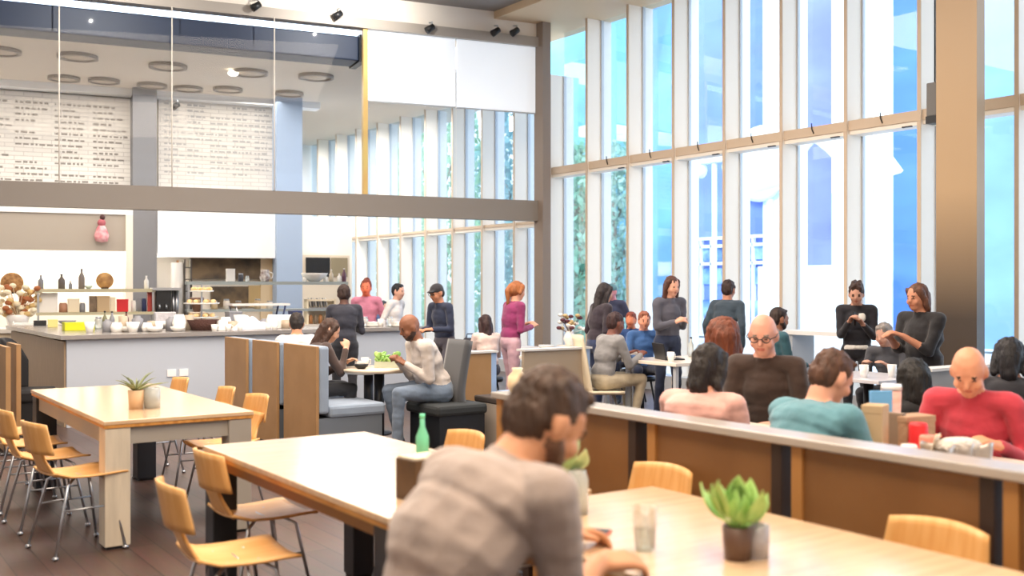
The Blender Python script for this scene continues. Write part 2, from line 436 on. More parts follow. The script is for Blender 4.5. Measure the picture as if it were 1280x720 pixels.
# ------------------------------------------------------------------ tall glazed wall: one bay = one window
YS = [-3.4, -1.5, .5, 2.5, 4.1, 5.93]+[7.07+i for i in range(8)]
def bay(n, y0, y1, top, transoms, mull=True, deep=.28):
    w = thing('window_%d' % n, None, None, (WX, y0, 0), kind='structure')
    L = y1-y0
    if mull:
        MB().box(0, .012, -.024, .024, .0, top).build('mullion_edge', M_tan, w)
        MB().box(.012, deep, -.022, .022, .0, top).build('mullion_fin', M_cream, w)
        MB().box(deep, deep+.05, -.04, .04, .0, top).build('frame', M_frame, w)
        MB().box(deep+.05, deep+.22, -.022, .022, .0, top).build('outer_fin', M_white, w)
    for z0, z1 in transoms:
        m = MB().box(.035, deep, .022, L-.022, z0+.05, z1); m.build('transom', M_tan, w)
        MB().box(.05, deep, .022, L-.022, z0, z0+.05).build('transom_trim', M_cream, w)
    MB().box(.03, deep+.05, .022, L-.022, 0, .22).build('window_sill', M_frame, w)
    zs = [.22]+[z for t in transoms for z in t]+[top]
    for i in range(0, len(zs), 2):
        MB().box(deep+.015, deep+.027, .022, L-.022, zs[i], zs[i+1]).build('pane', M_glass, w)
    return w
n = 0
for i in range(len(YS)-1):
    n += 1
    b = bay(n, YS[i], YS[i+1], CH, [(3.36, 3.53)])
    if i >= 6 and i != 12:   # little dark blind cord on the transom
        MB().tube([(.03, .5, 3.44), (.022, .52, 3.5), (.03, .53, 3.57)], .008, 6).box(.0, .03, .1, .22, 3.345, 3.36).build('blind_fitting', M_black, b)
for i in range(10):
    n += 1
    bay(n, 14.07+i*1.05, 14.07+(i+1)*1.05, 5.1, [(2.56, 2.66)])

# columns
def column(n, x0, x1, y0, y1, z1, m, M=None):
    S(MB().box(x0, x1, y0, y1, 0, z1).build('column_%d' % n, m, M=M))
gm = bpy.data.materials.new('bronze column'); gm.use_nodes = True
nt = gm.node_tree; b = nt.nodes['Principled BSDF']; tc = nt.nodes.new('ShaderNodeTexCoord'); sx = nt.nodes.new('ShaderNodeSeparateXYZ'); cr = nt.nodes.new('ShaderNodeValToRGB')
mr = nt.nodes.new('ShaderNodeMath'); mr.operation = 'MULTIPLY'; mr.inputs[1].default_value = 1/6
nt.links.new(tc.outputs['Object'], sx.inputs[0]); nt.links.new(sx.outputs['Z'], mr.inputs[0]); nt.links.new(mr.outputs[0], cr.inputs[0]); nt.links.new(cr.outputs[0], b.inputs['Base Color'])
cr.color_ramp.elements[0].position = .2; cr.color_ramp.elements[0].color = lin('#4a4038'); cr.color_ramp.elements[1].position = .42; cr.color_ramp.elements[1].color = lin('#b79b78')  # lit tan top and dark foot of the column are put into the colour
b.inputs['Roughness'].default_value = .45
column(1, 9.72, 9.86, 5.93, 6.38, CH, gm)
column(2, 9.98, 10.14, 13.62, 13.86, CH, mat('taupe column', '#8d7f74', .5))
kc = lambda px, s: kt(px, s)
column(3, kc(166, 4.38), kc(196, 4.38), 4.38, 4.9, 5.1, mat('warm grey column', '#828286', .7), KM)
column(4, kc(346, 4.2), kc(378, 4.2), 4.2, 4.6, 5.1, mat('pale blue column', '#a9bcd6', .7), KM)
p = at(1166, 11.9)
tag(MB().cyl((0, 0), .03, 3.75, CH).build('downpipe', M_black, loc=p), 'thin black pipe running up the window wall beside the tan column', 'pipe')
p = at(1168, 11.2)
t = thing('loudspeaker', 'small dark wall speaker under the black pipe beside the tan column', 'speaker', (p.x, p.y, 0))
MB().box(-.07, .07, -.06, .06, 3.28, 3.36).build('bracket', M_black, t)
MB().box(-.06, .06, -.06, .06, 3.36, 3.72).build('cabinet', mat('mid grey', '#6c6a68', .5), t, bevel=.01)

# ------------------------------------------------------------------ beam, glass screen, header, bulkhead (kitchen frame)
TL = -5.0; TR = kt(671, 0)
grad = mat('beam grey', '#8a837c', .55)
S(MB().box(TL, TR, -.09, .09, 2.60, 2.93).build('beam_1', grad, M=KM))
S(MB().box(TL, TR, -.10, .10, 5.45, 5.60).build('beam_2', mat('header grey', '#a8a29b', .5), M=KM))
S(MB().box(TL, TR, -.04, .04, 5.60, CH).build('wall_bulkhead', mat('bulkhead white', '#efe9e0', .7), M=KM))
js = [TL, kt(74, 0), kt(215, 0), kt(343, 0), kt(456, 0), kt(570, 0), TR]
M_scr = glassmat('screen glass', '#fbfdff', .02, .15)
M_blind = mat('frosted blue white', '#e9f1fa', .5, emis=.4)  # glow stands in for light coming through the frosted panels
for i in range(6):
    t = thing('glass_screen', ['glass screen panel above the beam at the far left edge', 'glass screen panel in front of the left menu board and grey column',
        'glass screen panel in front of the right menu board, between two steel rods', 'glass screen panel just left of the gold post', 'glass screen panel with frosted upper half, right of the gold post',
        'rightmost glass screen panel with frosted upper half beside the dark column'][i], 'glass panel', K((js[i]+js[i+1])/2, 0), KR, 'glass screen above the beam')
    w = (js[i+1]-js[i])/2-.012
    zt = 5.45 if i < 4 else 4.37
    MB().box(-w, w, -.006, .006, 2.93, zt).build('pane', M_scr, t)
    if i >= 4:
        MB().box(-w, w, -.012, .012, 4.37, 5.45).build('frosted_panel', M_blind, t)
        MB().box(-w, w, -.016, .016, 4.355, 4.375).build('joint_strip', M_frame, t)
for i, px in enumerate((74, 215, 343)):
    tag(MB().cyl((0, 0), .009, 2.93, 5.45, 8).build('hanging_rod', mat('pale rod', '#e9e4da', .4), loc=K(kt(px, -.12), -.12)),
        'thin vertical steel rod in front of the glass screen, %s from the left' % ORD[i], 'rod', 'rods holding the screen')
tag(MB().box(-.035, .035, -.05, .05, 2.93, 5.45).build('gold_post', mat('gold post', '#d8a468', .4, noise=.3, nscale=1, color2='#d9c77c'), loc=K(kt(456, 0), 0), rz=KR),
    'slim golden vertical post dividing the glass screen above the beam', 'post')
# small spotlights on bulkhead / beam
def spot(label, px, py, s):
    t = thing('spotlight', label, 'spotlight', K(kt(px, s), s, kh(px, py, s)), KR, 'small black spotlights')
    m = MB().cyl((0, 0), .055, -.11, .03, 12, .045, M=Matrix.Rotation(R(55), 4, 'Y')); m.build('lamp_head', M_black, t)
    MB().tube([(0, 0, 0), (0, .0, .08), (0, .12, .10)], .012, 6).build('bracket', M_frame, t)
spot('small black spotlight on the white bulkhead left of the gold post', 425, 17, -.18)
spot('small black spotlight on the bulkhead just right of the gold post', 540, 34, -.18)
spot('larger black spotlight on the bulkhead near the dark column', 622, 38, -.18)
spot('tiny dark spotlight at the right end of the bulkhead', 646, 38, -.18)
spot('small dark spotlight at the top left of the bulkhead', 323, 6, -.18)
spot('black spotlight hanging in front of the right menu board', 222, 131, 4.3)

# kitchen ceiling and everything it carries
BW = 4.9
S(MB().box(TL-3, 8.6, .82, BW+6.5, 5.1, 5.16).build('ceiling_kitchen', mat('kitchen ceiling', '#e2d6c6', .8), M=KM))
t = thing('duct', 'long navy blue duct running behind the header above the kitchen', 'duct', K(0, 0), KR)
MB().box(TL, kt(444, .45), .25, .75, 5.02, 5.40).build('duct_body', mat('navy duct', '#22304a', .5), t, bevel=.02)
MB().box(kt(444, .45), kt(452, .45), .2, .8, 5.0, 5.42).build('flange', M_black, t)
cl = [(0, 64, 1.9), (97, 71, 1.7), (210, 83, 1.65), (312, 91, 1.7), (395, 96, 1.9), (80, 98, 4.1), (130, 101, 4.2), (190, 107, 4.2), (235, 111, 4.2), (285, 112, 4.0), (362, 117, 4.3)]
for i, (px, py, s) in enumerate(cl):
    # solve the depth where this pixel row meets the 5.1 m ceiling
    z = F*(5.08-EYE)/(HZ-py); q = at(px, z)
    t = thing('recessed_light', ('round recessed ceiling light in the kitchen, %s from the left of the ' % ORD[i if i < 5 else i-5])+('front row' if i < 5 else 'back row'), 'ceiling light', (q.x, q.y, 5.08), 0, 'recessed lights in the kitchen ceiling')
    r = .30 if i < 5 else .26
    MB().lathe([(r*.8, -.03), (r, -.03), (r, .02), (r*.8, .02)], 24, closed=True).build('ring', mat('dim ring', '#8d8072', .5), t)
    MB().lathe([(0, -.012), (r*.8, -.012), (r*.8, .01), (0, .01)], 24).build('diffuser', mat('diffuser', '#c9b9a4', .5), t)
    if i == 3: MB().ell((-.28, 0, -.04), (.09, .09, .05)).build('bulb', mat('bulb', '#fff6e4', .5, emis=3), t)

# back wall of the kitchen with menu boards
def K_px(s): return lambda px: kt(px, s)
k9 = K_px(BW)
S(MB().box(TL-3, k9(440), BW, BW+.15, 0, 2.9).box(TL-3, k9(378), BW, BW+.15, 2.9, 5.1).build('wall_kitchen', mat('kitchen wall', '#f6efe2', .6), M=KM))
S(MB().box(TL-3, k9(395), BW-.35, BW, 4.98, 5.1).build('trim_2', M_white, M=KM))
def menu_mat():
    m = bpy.data.materials.new('menu lettering'); m.use_nodes = True; nt = m.node_tree; b = nt.nodes['Principled BSDF']; b.inputs['Roughness'].default_value = .5
    tc = nt.nodes.new('ShaderNodeTexCoord'); br = nt.nodes.new('ShaderNodeTexBrick')
    mp = nt.nodes.new('ShaderNodeMapping'); mp.inputs['Rotation'].default_value = (R(90), 0, 0)
    nt.links.new(tc.outputs['Object'], mp.inputs[0]); nt.links.new(mp.outputs[0], br.inputs['Vector'])
    br.inputs['Scale'].default_value = 1; br.inputs['Brick Width'].default_value = .3; br.inputs['Row Height'].default_value = .075; br.inputs['Mortar Size'].default_value = .006
    br.inputs['Color1'].default_value = lin('#e4ded6'); br.inputs['Color2'].default_value = lin('#dad4cd'); br.inputs['Mortar'].default_value = lin('#c3bdb7')
    nt.links.new(br.outputs['Color'], b.inputs['Base Color'])
    return m
M_menu = menu_mat(); M_ink = mat('menu ink', '#8d867f', .6)
for q, (p0, p1, lb) in enumerate([(-40, 163, 'large pale tiled menu board with columns of small lettering, left of the grey column'), (198, 345, 'pale tiled menu board with faint rows of lettering, right of the grey column')]):
    a, b_ = kt(p0, BW-.06), kt(p1, BW-.06)
    z0, z1 = kh(p0+60, 226 if q == 0 else 236, BW-.06)-.3, kh((p0+p1)/2, 117 if q == 0 else 122, BW-.06)
    t = thing('menu_board', lb, 'menu board', K((a+b_)/2, BW-.06), KR)
    w = (b_-a)/2
    MB().box(-w, w, -.02, .03, z0, z1).build('panel', M_menu, t)
    m = MB(); rnd = random.Random(3+q)
    H = z1-z0
    for c_ in range(4 if q == 0 else 5):
        x0 = -w+.1+c_*(2*w-.1)/(4 if q == 0 else 5)
        nrow = 15 if q == 0 else 13
        for r_ in range(nrow):
            if rnd.random() < .12: continue
            x = x0; end = x0+(2*w)/(4 if q == 0 else 5)*rnd.choice((.5, .65, .8))
            while x < end:
                l = rnd.uniform(.03, .11)
                z = z1-.2-r_*.105
                m.box(x, x+l, -.024, -.02, z, z+rnd.choice((.028, .035))); x += l+.028
    ti = m.build('lettering', M_ink if q == 0 else mat('faint ink', '#b3b1af', .6), t)

# lower back wall
t = thing('kitchen_soffit', 'long grey soffit panel above the bright kitchen back wall at left', 'soffit', K(0, BW-.5), KR)
a, b_ = TL-3, kt(157, BW-.5)
MB().box(a, b_, 0, .5, kh(60, 313, BW-.5), kh(60, 266, BW-.5)).build('panel', mat('soffit grey', '#aaa094', .5), t)
MB().box(a, kt(166, BW-.5), -.03, .5, kh(60, 266, BW-.5), kh(60, 258, BW-.5)).build('rail', M_white, t)
MB().box(b_, kt(166, BW-.5), -.03, .5, 0, kh(60, 266, BW-.5)).build('upright', mat('warm white', '#f2e7d6', .6), t)
t = thing('bulkhead', 'plain bright white bulkhead panel above the dark oven openings', 'panel', K(0, BW-.55), KR)
z0, z1 = kh(270, 322, BW-.55), kh(270, 262, BW-.55)
MB().box(kt(197, BW-.55), kt(346, BW-.55), 0, .5, z0, z1).build('face', mat('bright white', '#f8f9fb', .5), t)
MB().box(kt(347, BW-.55), kt(352, BW-.55), 0, .5, 0, z1).build('edge_trim', mat('sand', '#dfcdb2', .6), t)
M_oven = mat('oven dark', '#3d332a', .5, noise=.3, nscale=3, color2='#7a6548')
t = thing('wall_oven', 'wide dark oven opening in the kitchen back wall with two levels', 'oven', K(0, BW-.05), KR)
sO = BW-.05
for (p0, p1, y0, y1, nm) in ((237, 342, 323, 349, 'upper_opening'), (263, 310, 358, 384, 'lower_opening')):
    MB().box(kt(p0, sO), kt(p1, sO), -.06, 0, kh(290, y1, sO), kh(290, y0, sO)).build(nm, M_oven, t)
MB().box(kt(310, sO), kt(332, sO), -.05, 0, kh(320, 384, sO), kh(320, 357, sO)).build('side_panel', mat('sand2', '#c2a878', .6), t)
MB().box(kt(325, sO), kt(343, sO), -.08, 0, 0, kh(330, 320, sO)).build('pilaster', mat('sand3', '#e2cfae', .6), t)
t = thing('wall_oven', 'small black oven in a pale housing right of the pale blue column', 'oven', K(0, BW-.7), KR)
sO = BW-.7
MB().box(kt(378, sO), kt(437, sO), 0, .6, 0, kh(400, 319, sO)).build('housing', mat('sand4', '#e8dcc8', .6), t)
MB().box(kt(382, sO), kt(412, sO), -.03, 0, kh(400, 346, sO), kh(400, 322, sO)).build('door', M_black, t)
MB().box(kt(414, sO), kt(434, sO), -.03, 0, kh(400, 346, sO), kh(400, 322, sO)).build('panel', mat('olive sand', '#9c9074', .6), t)
# hanging pink ornament
sO = BW-.62; p = K(kt(127, sO), sO)
t = thing('hanging_ornament', 'pink and white cloth ornament hanging on the grey soffit by the column', 'ornament', p, KR)
a, b_ = kh(127, 303, sO), kh(127, 268, sO); H = b_-a
MB().lathe([(.02, a), (.10, a+.02), (.125, a+H*.25), (.08, a+H*.5), (.045, a+H*.62), (0, a+H*.63)], 14, M=Matrix.Scale(.5, 4, (0, 1, 0))).build('skirt', mat('pink white', '#f0c9cb', .7, noise=.5, nscale=9, color2='#d8727e'), t)
MB().ell((0, 0, a+H*.70), (.07, .04, H*.14)).build('body', mat('dusty red', '#b5616a', .7), t)
MB().ell((.015, 0, a+H*.9), (.045, .04, H*.11)).build('head', mat('dark brown bit', '#4c2c2c', .7), t)

# ------------------------------------------------------------------ outside
mo = lambda n, c, r=.7, **k: mat(n, c, r, **k)
S(MB().box(10.96, 60, -20, 90, -.3, -.12).build('ground_outside', mo('pavement', '#d9dde0')))
bd = thing('office_building', 'tall blue glass office building across the street seen through the windows', 'building', (24, 0, 0))
def yx(px, X=24): return atX(px, X).y
pan = [(660, 792, '#7fcdf2'), (792, 848, '#74b2f4'), (848, 912, '#7b98f0'), (912, 958, '#6a86ea'), (985, 1043, '#8490ee'), (1117, 1165, '#5585dc'), (1225, 1400, '#86b0dc')]
for a, b_, c in pan:
    MB().box(-.05, .3, yx(b_), yx(a), 0, 15).build('glass_panel', mat('ext'+c, c, .6, noise=.25, nscale=.35, stretch=(1, 1, 2.5)), bd)
MB().box(.3, 1, yx(1400), yx(660), 0, 15).build('wall', mo('ext pale', '#d6ecfa'), bd)
MB().box(-.12, .3, yx(1118), yx(1043), 0, 15).build('white_bay', mo('ext white', '#ffffff'), bd)
MB().box(-.12, .3, yx(985), yx(957), 0, 15).build('pale_pier', mo('ext pale2', '#dff0fa'), bd)
m = MB()
for z in (2.2, 2.75, 3.0): m.box(-.2, .05, yx(958), yx(862), z, z+.09)
for px in (868, 880, 893, 925, 945): m.box(-.2, .05, yx(px+1.5), yx(px), 0, 3)
m.build('storefront_frames', mo('ext frame', '#f1f6fa'), bd)
m = MB()
for a, b_ in ((870, 905), (937, 957)):
    for z in (.6, 1.6, 2.35): m.box(-.1, .05, yx(b_), yx(a), z, z+.5)
m.build('shopfront_glazing', mo('ext deep', '#3f6fb8', noise=.5, nscale=2, color2='#9cc4ea'), bd)
t = MB(); Yc = yx(957)
t.lathe([(0, -.05), (1.0, -.05), (1.15, .05), (1.0, .12), (0, .12)], 24, M=Matrix.Translation((23.7, Yc, 5.2)) @ Matrix.Rotation(R(90), 4, 'Y'))
tag(t.build('round_sign', mo('ext white', '#ffffff')), 'large round white sign on the blue building outside', 'sign')
# white arched pavilion and a lamp post outside
p = atX(1022, 19)
t = thing('pavilion', 'white curved canopy pavilion outside between the window fins', 'pavilion', (19, p.y, 0))
MB().grid(lambda u, v: (-.8+1.6*v, -1.6+3.2*u, 2.6+2.2*math.sin(math.pi*(.15+.7*u))+.4*v), 14, 4, .08).build('canopy', mo('ext white', '#ffffff'), t)
m = MB()
for y in (-1.4, -.5, .5, 1.4): m.cyl((0, y), .09, -.12, 3.6, 10)
m.build('posts', mo('ext pale', '#d6ecfa'), t); t.children
MB().box(-.3, .5, -1.5, 1.5, -.12, 2.0).build('low_wall', mo('ext pale3', '#e8f2f8'), t)
p = atX(893, 18)
t = thing('street_lamp', 'pale street lamp with a double head outside the windows', 'street lamp', (p.x, p.y, -.12))
MB().cyl((0, 0), .06, 0, 4.6, 10).build('pole', mo('ext frame', '#f1f6fa'), t)
MB().box(-.1, .1, -.5, .5, 4.6, 4.72).build('crossarm', mo('ext frame', '#f1f6fa'), t)
for s in (-1, 1): MB().ell((0, s*.45, 4.45), (.16, .16, .2)).build('lantern', mo('ext pale2', '#dff0fa'), t)
# trees
def tree(label, x, y, h, r, c, c2, seed, z0=1.0):
    rnd = random.Random(seed)
    t = thing('tree', label, 'tree', (x, y, -.12), group='trees outside')
    m = MB()
    m.tube([(0, 0, 0), (.05, .05, h*.35), (0, 0, h*.7)], .1, 8, rs=[.12, .09, .05])
    for i in range(5):
        a = i*1.3; m.tube([(0, 0, h*(.3+.07*i)), (r*.5*math.cos(a), r*.5*math.sin(a), h*(.5+.07*i))], .04, 6)
    m.build('trunk', mo('bark', '#8a8478'), t)
    vs = []; fs = []
    for i in range(2600):
        u = rnd.uniform(0, 2*math.pi); w = rnd.random()**.5; zz = rnd.uniform(z0, h)
        q = (zz-z0)/(h-z0); rr = r*w*(1-.75*abs(q-.45)**1.5)
        c_ = Vector((rr*math.cos(u), rr*math.sin(u), zz)); s = rnd.uniform(.07, .17)
        e = Euler((rnd.uniform(0, 6), rnd.uniform(0, 6), rnd.uniform(0, 6))).to_matrix()
        k = len(vs)
        for d in ((-s, 0, 0), (0, -s*.5, 0), (s, 0, 0), (0, s*.5, 0)): vs.append(c_+e @ Vector(d))
        fs.append((k, k+1, k+2, k+3))
    mm = MB(); mm.add(vs, fs); mm.build('foliage', mo('leaf'+c, c, noise=.5, nscale=3, color2=c2), t)
for i, (px, X, h, r) in enumerate([(722, 16, 5.2, .9), (768, 20.5, 6.0, 1.0), (655, 16, 7, 1.1), (612, 20, 6.6, 1.0), (555, 16, 8, 1.3), (513, 20.5, 8, 1.0), (478, 16, 8, 1.1), (436, 20.5, 7.5, 1.4), (405, 16.5, 8, 1.1)]):
    p = atX(px, X)
    tree(['slim green tree outside the first tall window right of the dark column', 'pale green tree outside the second tall window right of the dark column', 'bluish tree outside just left of the dark column',
          'leafy tree outside the far glazing behind the magenta woman', 'green tree outside, behind the man in navy', 'green tree outside left of the man in navy', 'green tree outside behind the orange-haired person',
          'green tree outside above the small black oven', 'green tree outside just right of the pale blue column'][i], p.x, p.y, h, r, ['#a5dcc8', '#bfe6da', '#8fc9cf', '#a9d8d2', '#a6dab8', '#b2dfc4', '#9ad2b4', '#b6e2cc', '#c2e6d6'][i], ['#6fbfa6', '#8fcabb', '#6fb1bf', '#7fc0bf', '#7cc296', '#8fcdaa', '#74b894', '#93cfb2', '#9fd2bd'][i], i, .3)
# ------------------------------------------------------------------ tables
def long_table(label, x0, x1, y0, y1, legm, leg=.13, ap=.09, apm=None, glass=False, group='long wooden tables'):
    cx, cy = (x0+x1)/2, (y0+y1)/2; W, L = (x1-x0)/2, (y1-y0)/2
    t = thing('dining_table', label, 'table', (cx, cy, 0), group=None)
    MB().box(-W, W, -L, L, .725, .75).build('tabletop', M_wood, t, bevel=.004)
    MB().box(-W+.004, W-.004, -L+.004, L-.004, .705, .727).build('edge_band', M_edge, t, bevel=.003)
    a = MB(); i = .03
    a.box(-W+i, -W+i+.025, -L+.05, L-.05, .705-ap, .705).box(W-i-.025, W-i, -L+.05, L-.05, .705-ap, .705)
    a.box(-W+.05, W-.05, -L+i, -L+i+.025, .705-ap, .705).box(-W+.05, W-.05, L-i-.025, L-i, .705-ap, .705)
    a.build('apron', apm or legm[0], t)
    for k, (sx, sy) in enumerate(((-1, -1), (1, -1), (-1, 1), (1, 1))):
        m = MB().cbox(sx*(W-leg/2-.01), sy*(L-leg/2-.01), .36, leg, leg, .69)
        m.build('leg', legm[k], t, bevel=.006)
        MB().cbox(sx*(W-leg/2-.01), sy*(L-leg/2-.01), .0125, leg*.85, leg*.85, .025).build('foot', M_black, t)
    return t
M_lime = mat('limed oak leg', '#d9cdb8', .5, noise=.15, nscale=3, stretch=(8, 8, 1))
M_char = mat('charcoal leg', '#25282e', .5)
long_table('pale wooden table at left with thick limed front leg and an air plant on it', 1.46, 2.36, 6.28, 8.54, [M_lime, mat('apron grey', '#a39c92', .5), M_char, M_char], .145, .10, mat('apron grey', '#a39c92', .5))
long_table('long pale wooden table in the middle with oak edge and dark legs', 1.64, 2.52, 3.12, 5.06, [M_char]*4, .12, .05, mat('apron brown', '#8a5a2c', .5))
long_table('nearest pale wooden table where the man in the taupe sweater sits', 1.87, 2.76, .9, 3.04, [M_char]*4, .12, .05, MATS['apron brown'])

# ------------------------------------------------------------------ plywood chair with wire legs, sitter faces +y
def shell_chair(name, label, seatm, x, y, face, legm=None, group=None, h=.755):
    t = thing(name, label, 'chair', (x, y, 0), R(face)-math.pi/2, group)
    MB().grid(lambda u, v: ((u-.5)*(.40-.05*(1-v)), -.19+.40*v, .445+.018*(2*u-1)**2-.012*math.sin(math.pi*v)-.02*max(0, v-.8)*5*(v-.8)*5*.3+.02*max(0, .2-v)*5), 11, 11, .012).build('seat', seatm, t)
    MB().grid(lambda u, v: ((u-.5)*(.16+.10*abs(2*v-1)), -.18-.06*math.sin(v*1.35)-.02*v, .452+.19*v), 7, 8, .012).build('spine', seatm, t)
    MB().grid(lambda u, v: ((u-.5)*(.40-.04*v), -.275-.035*v+.055*(2*u-1)**2, .585+(h-.585)*v+.012*(1-(2*u-1)**2)*v), 13, 7, .012).build('backrest', seatm, t)
    lm = legm or M_steel
    for sx in (-1, 1):
        for sy in (-1, 1):
            MB().tube([(sx*.10, sy*.06, .435), (sx*.15, sy*.12, .40), (sx*.205, sy*.20-.01, .015)], .0085, 8).ell((sx*.205, sy*.20-.01, .012), (.018, .018, .012)).build('leg', lm, t)
    m = MB()
    for sx in (-1, 1): m.tube([(sx*.165, -.15, .26), (sx*.165, .15, .26)], .006, 6)
    m.tube([(-.165, .02, .26), (-.165, .0, .43), (.165, .0, .43), (.165, .02, .26)], .006, 6); m.build('under_frame', lm, t)
    return t
c = shell_chair('plywood_chair', 'bent plywood chair with wire legs, nearest on the left side of the limed-leg table', M_ply, 1.36, 6.45, 10)
dup(c, (1.33, 7.20, 0), R(-86), 'second plywood chair along the left side of the limed-leg table')
dup(c, (1.34, 7.86, 0), R(-92), 'third plywood chair along the left side of the limed-leg table')
dup(c, (1.30, 8.50, 0), R(-84), 'farthest plywood chair on the left side of the limed-leg table, at the frame edge')
dup(c, (2.40, 8.75, 0), R(92), 'small orange plywood chair back showing beyond the air plant table, left one')
dup(c, (2.44, 7.75, 0), R(88), 'orange plywood chair on the far side of the air plant table, middle one')
dup(c, (2.44, 7.08, 0), R(94), 'plywood chair with glare on its seat at the right end of the air plant table')
# table in the middle
dup(c, (1.84, 4.82, 0), R(-88), 'plywood chair with sunlit seat tucked under the far end of the middle table')
dup(c, (1.47, 4.12, 0), R(-93), 'plywood chair with curved spine beside the left edge of the middle table')
dup(c, (1.17, 2.15, 0), R(-90), 'plywood chair under the man in the taupe sweater')
dup(c, (2.66, 4.66, 0), R(90), 'low orange chair back on the far side of the middle table near the green bottle')
dup(c, (2.66, 4.02, 0), R(90), 'orange plywood chair back behind the taupe man\'s shoulder')
dup(c, (2.80, 3.30, 0), R(90), 'orange chair back between the taupe man\'s face and the brown divider')
dup(c, (2.80, 2.0, 0), R(90), 'plywood chair back at lower right between table and brown divider')
dup(c, (.62, 9.7, 0), R(-120), 'plywood chair at the far left edge beside the black armchair')

# ------------------------------------------------------------------ booth divider
XD = 3.18
dy = [5.60, 4.66, 4.52]
segs = [(4.42, 4.72), (3.58, 4.38), (2.73, 3.50), (1.86, 2.68), (1.0, 1.83)]
names = ['orange-lit booth divider panel behind the taupe man\'s head', 'booth divider panel just right of the taupe man\'s head', 'brown booth divider panel below the pink shirt',
         'widest brown booth divider panel, under the teal and red shirts', 'brown booth divider panel cut by the right frame edge']
M_pan = mat('divider panel', '#91663c', .5, noise=.1, nscale=3, color2='#885d34')
for (a, b_), nm in zip(segs, names):
    t = thing('booth_divider', nm, 'divider', (XD, (a+b_)/2, 0)); w = (b_-a)/2
    MB().box(-.02, .04, -w+.05, w-.05, .10, .92).build('panel', M_pan, t)
    MB().box(-.035, .05, -w, -w+.05, 0, .92).build('stile', M_dark, t)
    MB().box(-.035, .05, w-.05, w, 0, .92).build('stile', mat('oak stile', '#b98348', .5), t)
    MB().box(-.03, .045, -w+.05, w-.05, .03, .10).build('kick_rail', M_dark, t)
t = thing('booth_capping', 'long grey cap rail running along the top of the brown booth divider', 'rail', (XD, 3.1, 0))
MB().box(-.06, .10, -2.1, 1.64, .92, .955).build('rail', M_cap, t, bevel=.006)
# bench seats behind it
def bench(label, x0, x1, y0, y1, m, h=.45):
    t = thing('upholstered_bench', label, 'bench', ((x0+x1)/2, (y0+y1)/2, 0)); X, Y = (x1-x0)/2, (y1-y0)/2
    MB().box(-X, X, -Y, Y, h-.10, h).build('cushion', m, t, bevel=.02)
    MB().box(-X+.04, X-.04, -Y+.02, Y-.02, 0, h-.10).build('base', M_dark, t)
bench('long upholstered bench behind the brown divider under the pink and teal shirts', 3.27, 3.72, 1.2, 4.3, M_uphol)
bench('bench across the booth table under the man in red', 4.72, 5.10, 2.2, 3.3, M_uphol)
bench('bench under the auburn-haired woman and the man with glasses', 4.72, 5.45, 3.9, 5.35, M_uphol)
def pedestal(label, x, y, X, Y, h=.75, topm=None, basem=None, rnd=False, th=.03):
    t = thing('cafe_table', label, 'table', (x, y, 0))
    if rnd: MB().lathe([(0, h-th), (X*.98, h-th), (X, h-th*.5), (X, h), (0, h)], 40).build('tabletop', topm, t)
    else: MB().box(-X, X, -Y, Y, h-th, h).build('tabletop', topm, t, bevel=.004)
    b = basem or M_black
    if rnd: MB().cyl((0, 0), .05, .02, h-th, 16).build('pedestal', b, t); MB().lathe([(0, 0), (.24, 0), (.24, .015), (.06, .04), (0, .04)], 24).build('base', b, t)
    else: MB().cyl((0, 0), .045, .02, h-th, 16).build('pedestal', b, t); MB().box(-min(.3, X), min(.3, X), -.25, .25, 0, .025).build('base', b, t)
    return t
M_top = mat('pale tabletop', '#efe4d6', .25, coat=.3)
pedestal('booth table loaded with bags and cups in front of the man in red', 4.15, 2.75, .38, .62, topm=M_top)
pedestal('booth table between the pink-shirted woman and the man with glasses', 4.22, 4.15, .30, .60, topm=M_top)

# ------------------------------------------------------------------ left booths
def booth(label, x, y0, y1, h=1.0, seat=True, sx=1, sd=.56, bm=None, side=None):
    t = thing('booth', label, 'booth', (x, (y0+y1)/2, 0)); w = (y1-y0)/2
    MB().box(0, sx*.03, -w, w, .04, h).build('back_panel', bm or M_pan2, t, bevel=.004)
    MB().box(sx*.03, sx*.13, -w, w, .40, h).build('back_cushion', side or M_bluegrey, t, bevel=.025)
    MB().box(sx*.13, sx*(.13+sd), -w, w, .36, .47).build('seat_cushion', side or M_bluegrey, t, bevel=.03)
    MB().box(sx*.03, sx*(.10+sd), -w+.02, w-.02, .04, .36).build('base', mat('base slate', '#69727d', .7), t)
    MB().box(sx*.06, sx*(.06+sd), -w+.06, w-.06, 0, .04).build('plinth', M_black, t)
    return t
M_pan2 = mat('booth veneer', '#a9845a', .55, noise=.1, nscale=3, color2='#9d794f')
booth('nearest high-backed booth seat with tan back and blue-grey cushion, under the long-haired woman', 3.76, 8.50, 9.24)
booth('middle high-backed booth seat, narrow tan panel between two dark gaps', 3.74, 9.36, 10.0)
booth('farthest high-backed booth seat with tan back, beside the white counter', 3.72, 10.12, 10.75)
pedestal('round cafe table with salad box between the long-haired woman and the bald man in grey', 4.60, 8.93, .36, .36, topm=mat('beige top', '#dccbb3', .3, coat=.3), rnd=True)
pedestal('small dark low table behind the couple\'s round table', 4.9, 9.75, .26, .26, .66, topm=mat('white top', '#f0eeea', .3), rnd=True)
